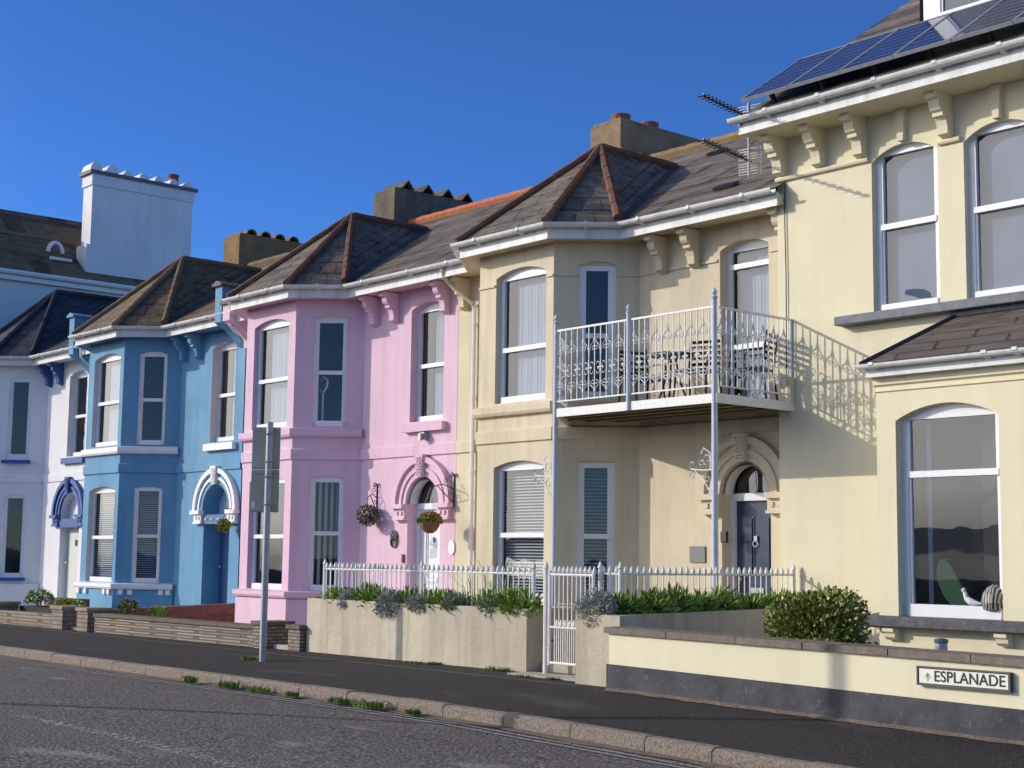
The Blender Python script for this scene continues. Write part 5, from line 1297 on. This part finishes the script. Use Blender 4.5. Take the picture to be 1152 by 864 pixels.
# ------------------------------------------------------------------ back of the two road signs on one post
o = empty('sign_post', (-17.13, 10.5, .15), 'grey steel post carrying two olive sign boards seen from behind', 'sign')
mb = MB(); mb.tube([(-17.13, 10.5, .0), (-17.13, 10.5, 3.28)], .045, 14); mb.lathe((-17.13, 10.5, 3.28), [(.047,0),(.047,.02),(.02,.035)], 12); mb.build('post', M['galv'], o)
A0 = math.radians(50)
Mx = Matrix.Translation((-17.13, 10.5, 0)) @ Matrix.Rotation(A0, 4, 'Z')
def rrect(w, z0, z1, r, n=5):
    pts = []
    for cx_, cz_, a0 in ((w-r, z1-r, 0), (-w+r, z1-r, PI/2), (-w+r, z0+r, PI), (w-r, z0+r, 1.5*PI)):
        for i in range(n+1): a = a0+PI/2*i/n; pts.append((cx_+r*math.cos(a), cz_+r*math.sin(a)))
    return pts
for i, (z0, z1) in enumerate(((2.12, 2.684), (2.687, 3.25))):
    mb = MB(); pts = [Mx @ V(x-.05, .065, z) for x, z in rrect(.185, z0, z1, .012)]; mb.prism(pts, Mx.to_3x3() @ V(0, .012, 0))
    mb.box(-.23, .13, .048, .064, z1-.05, z1-.02, Mx); mb.box(-.23, .13, .048, .064, z0+.02, z0+.05, Mx)
    s = mb.build('sign_board', M['signgrey'], o); s['label'] = ('lower' if i == 0 else 'upper') + ' olive sign board seen from behind'
    for z in (z1-.0975, z0+.0975): mb = MB(); mb.tube([Mx @ V(.056*math.cos(t*PI/6), .056*math.sin(t*PI/6), z) for t in range(12)], .01, 4, closed=True); mb.build('clip', M['galv'], s)
mb = MB(); mb.box(-.22, -.175, .06, .0635, 2.16, 2.26, Mx); mb.build('sticker', M['petal_white'], o)
# street lamp across the road
o = empty('street_lamp', (-17.35, 3.3, .1), 'tall galvanised street lamp across the road whose shadow crosses the pavement', 'street lamp')
mb = MB(); mb.tube([(-17.35, 3.3, 0), (-17.35, 3.3, 1.4), (-17.35, 3.3, 6.6)], [.09, .085, .06], 12); mb.build('post', M['galv'], o)
mb = MB(); mb.tube([(-17.35, 3.3, 6.6), (-17.35, 3.6, 6.9), (-17.35, 4.3, 7.0)], .03, 8); mb.build('arm', M['galv'], o)
mb = MB(); mb.box(-17.47, -17.23, 4.2, 4.8, 6.94, 7.06); mb.build('lamp_head', M['galv'], o, bevel=.03)

# ------------------------------------------------------------------ light, sky, camera
SA, SB = 1.15, .58
sun_dir = V(-SA, -1, SB).normalized()
el = math.asin(sun_dir.z); az = math.atan2(sun_dir.x, sun_dir.y)
L = bpy.data.lights.new('sun', 'SUN'); L.energy = 2.35; L.angle = math.radians(.4); L.color = (1, .93, .83)
so = bpy.data.objects.new('sun', L); COL.objects.link(so); so.rotation_euler = (-sun_dir).to_track_quat('-Z', 'Y').to_euler(); so.location = (-20, -20, 30)
w = bpy.data.worlds.new('World'); scene.world = w; w.use_nodes = True
nt = w.node_tree; bg = nt.nodes['Background']; sk = nt.nodes.new('ShaderNodeTexSky'); sk.sky_type = 'NISHITA'; sk.sun_disc = False
sk.sun_elevation = el; sk.sun_rotation = az; sk.altitude = 0; sk.air_density = .5; sk.dust_density = 0; sk.ozone_density = 10
s2 = nt.nodes.new('ShaderNodeTexSky'); s2.sky_type = 'NISHITA'; s2.sun_disc = False; s2.sun_elevation = el; s2.sun_rotation = az
s2.altitude = 0; s2.air_density = .8; s2.dust_density = 4; s2.ozone_density = 3
tc = nt.nodes.new('ShaderNodeTexCoord'); vm = nt.nodes.new('ShaderNodeVectorMath'); vm.operation = 'DOT_PRODUCT'
nt.links.new(tc.outputs['Generated'], vm.inputs[0]); vm.inputs[1].default_value = Vector((sun_dir.x, sun_dir.y, 0)).normalized()
mr = nt.nodes.new('ShaderNodeMapRange'); mr.interpolation_type = 'SMOOTHSTEP'; mr.inputs[1].default_value = .42; mr.inputs[2].default_value = .84; mr.inputs[3].default_value = 0; mr.inputs[4].default_value = .9
nt.links.new(vm.outputs['Value'], mr.inputs[0])
mxs = nt.nodes.new('ShaderNodeMix'); mxs.data_type = 'RGBA'; nt.links.new(mr.outputs[0], mxs.inputs[0]); nt.links.new(sk.outputs[0], mxs.inputs[6]); dk = nt.nodes.new('ShaderNodeMix'); dk.data_type = 'RGBA'; dk.blend_type = 'DARKEN'; dk.inputs[0].default_value = 1; hs = nt.nodes.new('ShaderNodeHueSaturation'); hs.inputs['Saturation'].default_value = .3; nt.links.new(s2.outputs[0], hs.inputs['Color']); nt.links.new(hs.outputs[0], dk.inputs[6]); dk.inputs[7].default_value = (19, 18.2, 17.2, 1); nt.links.new(dk.outputs[2], mxs.inputs[7])
s3 = nt.nodes.new('ShaderNodeTexSky'); s3.sky_type = 'NISHITA'; s3.sun_disc = False; s3.sun_elevation = el; s3.sun_rotation = az
s3.altitude = 1500; s3.air_density = 1.0; s3.dust_density = .2; s3.ozone_density = 8.0
sx = nt.nodes.new('ShaderNodeSeparateXYZ'); nt.links.new(tc.outputs['Generated'], sx.inputs[0])
m3 = nt.nodes.new('ShaderNodeMapRange'); m3.interpolation_type = 'SMOOTHSTEP'; m3.inputs[1].default_value = -.05; m3.inputs[2].default_value = .5; m3.inputs[3].default_value = 0; m3.inputs[4].default_value = 1
nt.links.new(sx.outputs[0], m3.inputs[0])
mx3 = nt.nodes.new('ShaderNodeMix'); mx3.data_type = 'RGBA'; nt.links.new(m3.outputs[0], mx3.inputs[0]); nt.links.new(mxs.outputs[2], mx3.inputs[6]); nt.links.new(s3.outputs[0], mx3.inputs[7])
nt.links.new(mx3.outputs[2], bg.inputs[0]); bg.inputs[1].default_value = .15

cam = bpy.data.cameras.new('camera'); co = bpy.data.objects.new('camera', cam); COL.objects.link(co); scene.camera = co
F_, YAW, PIT, ROL = 1683.7, math.radians(49.298), math.radians(6.657), math.radians(.739)
d = V(-math.sin(YAW)*math.cos(PIT), math.cos(YAW)*math.cos(PIT), math.sin(PIT)); r0 = V(math.cos(YAW), math.sin(YAW), 0); u0 = r0.cross(d)
rr = r0*math.cos(ROL)+u0*math.sin(ROL); uu = -r0*math.sin(ROL)+u0*math.cos(ROL)
mx = Matrix.Identity(4)
for i in range(3): mx[i][0], mx[i][1], mx[i][2] = rr[i], uu[i], -d[i]
mx.translation = V(0, 0, 1.55); co.matrix_world = mx
cam.sensor_fit = 'HORIZONTAL'; cam.sensor_width = 36; cam.lens = F_/1152*36; cam.clip_start = .1; cam.clip_end = 20000

for o in bpy.data.objects:
    if '_o' in o: del o['_o']
vs = scene.view_settings; vs.view_transform = 'Standard'; vs.look = 'None'; vs.exposure = .43; vs.gamma = 1; vs.use_curve_mapping = False
scene.render.engine = 'CYCLES'
cy = scene.cycles; cy.use_denoising = True; cy.max_bounces = 6; cy.transparent_max_bounces = 8; cy.caustics_reflective = False; cy.caustics_refractive = False
cy.sample_clamp_indirect = 4
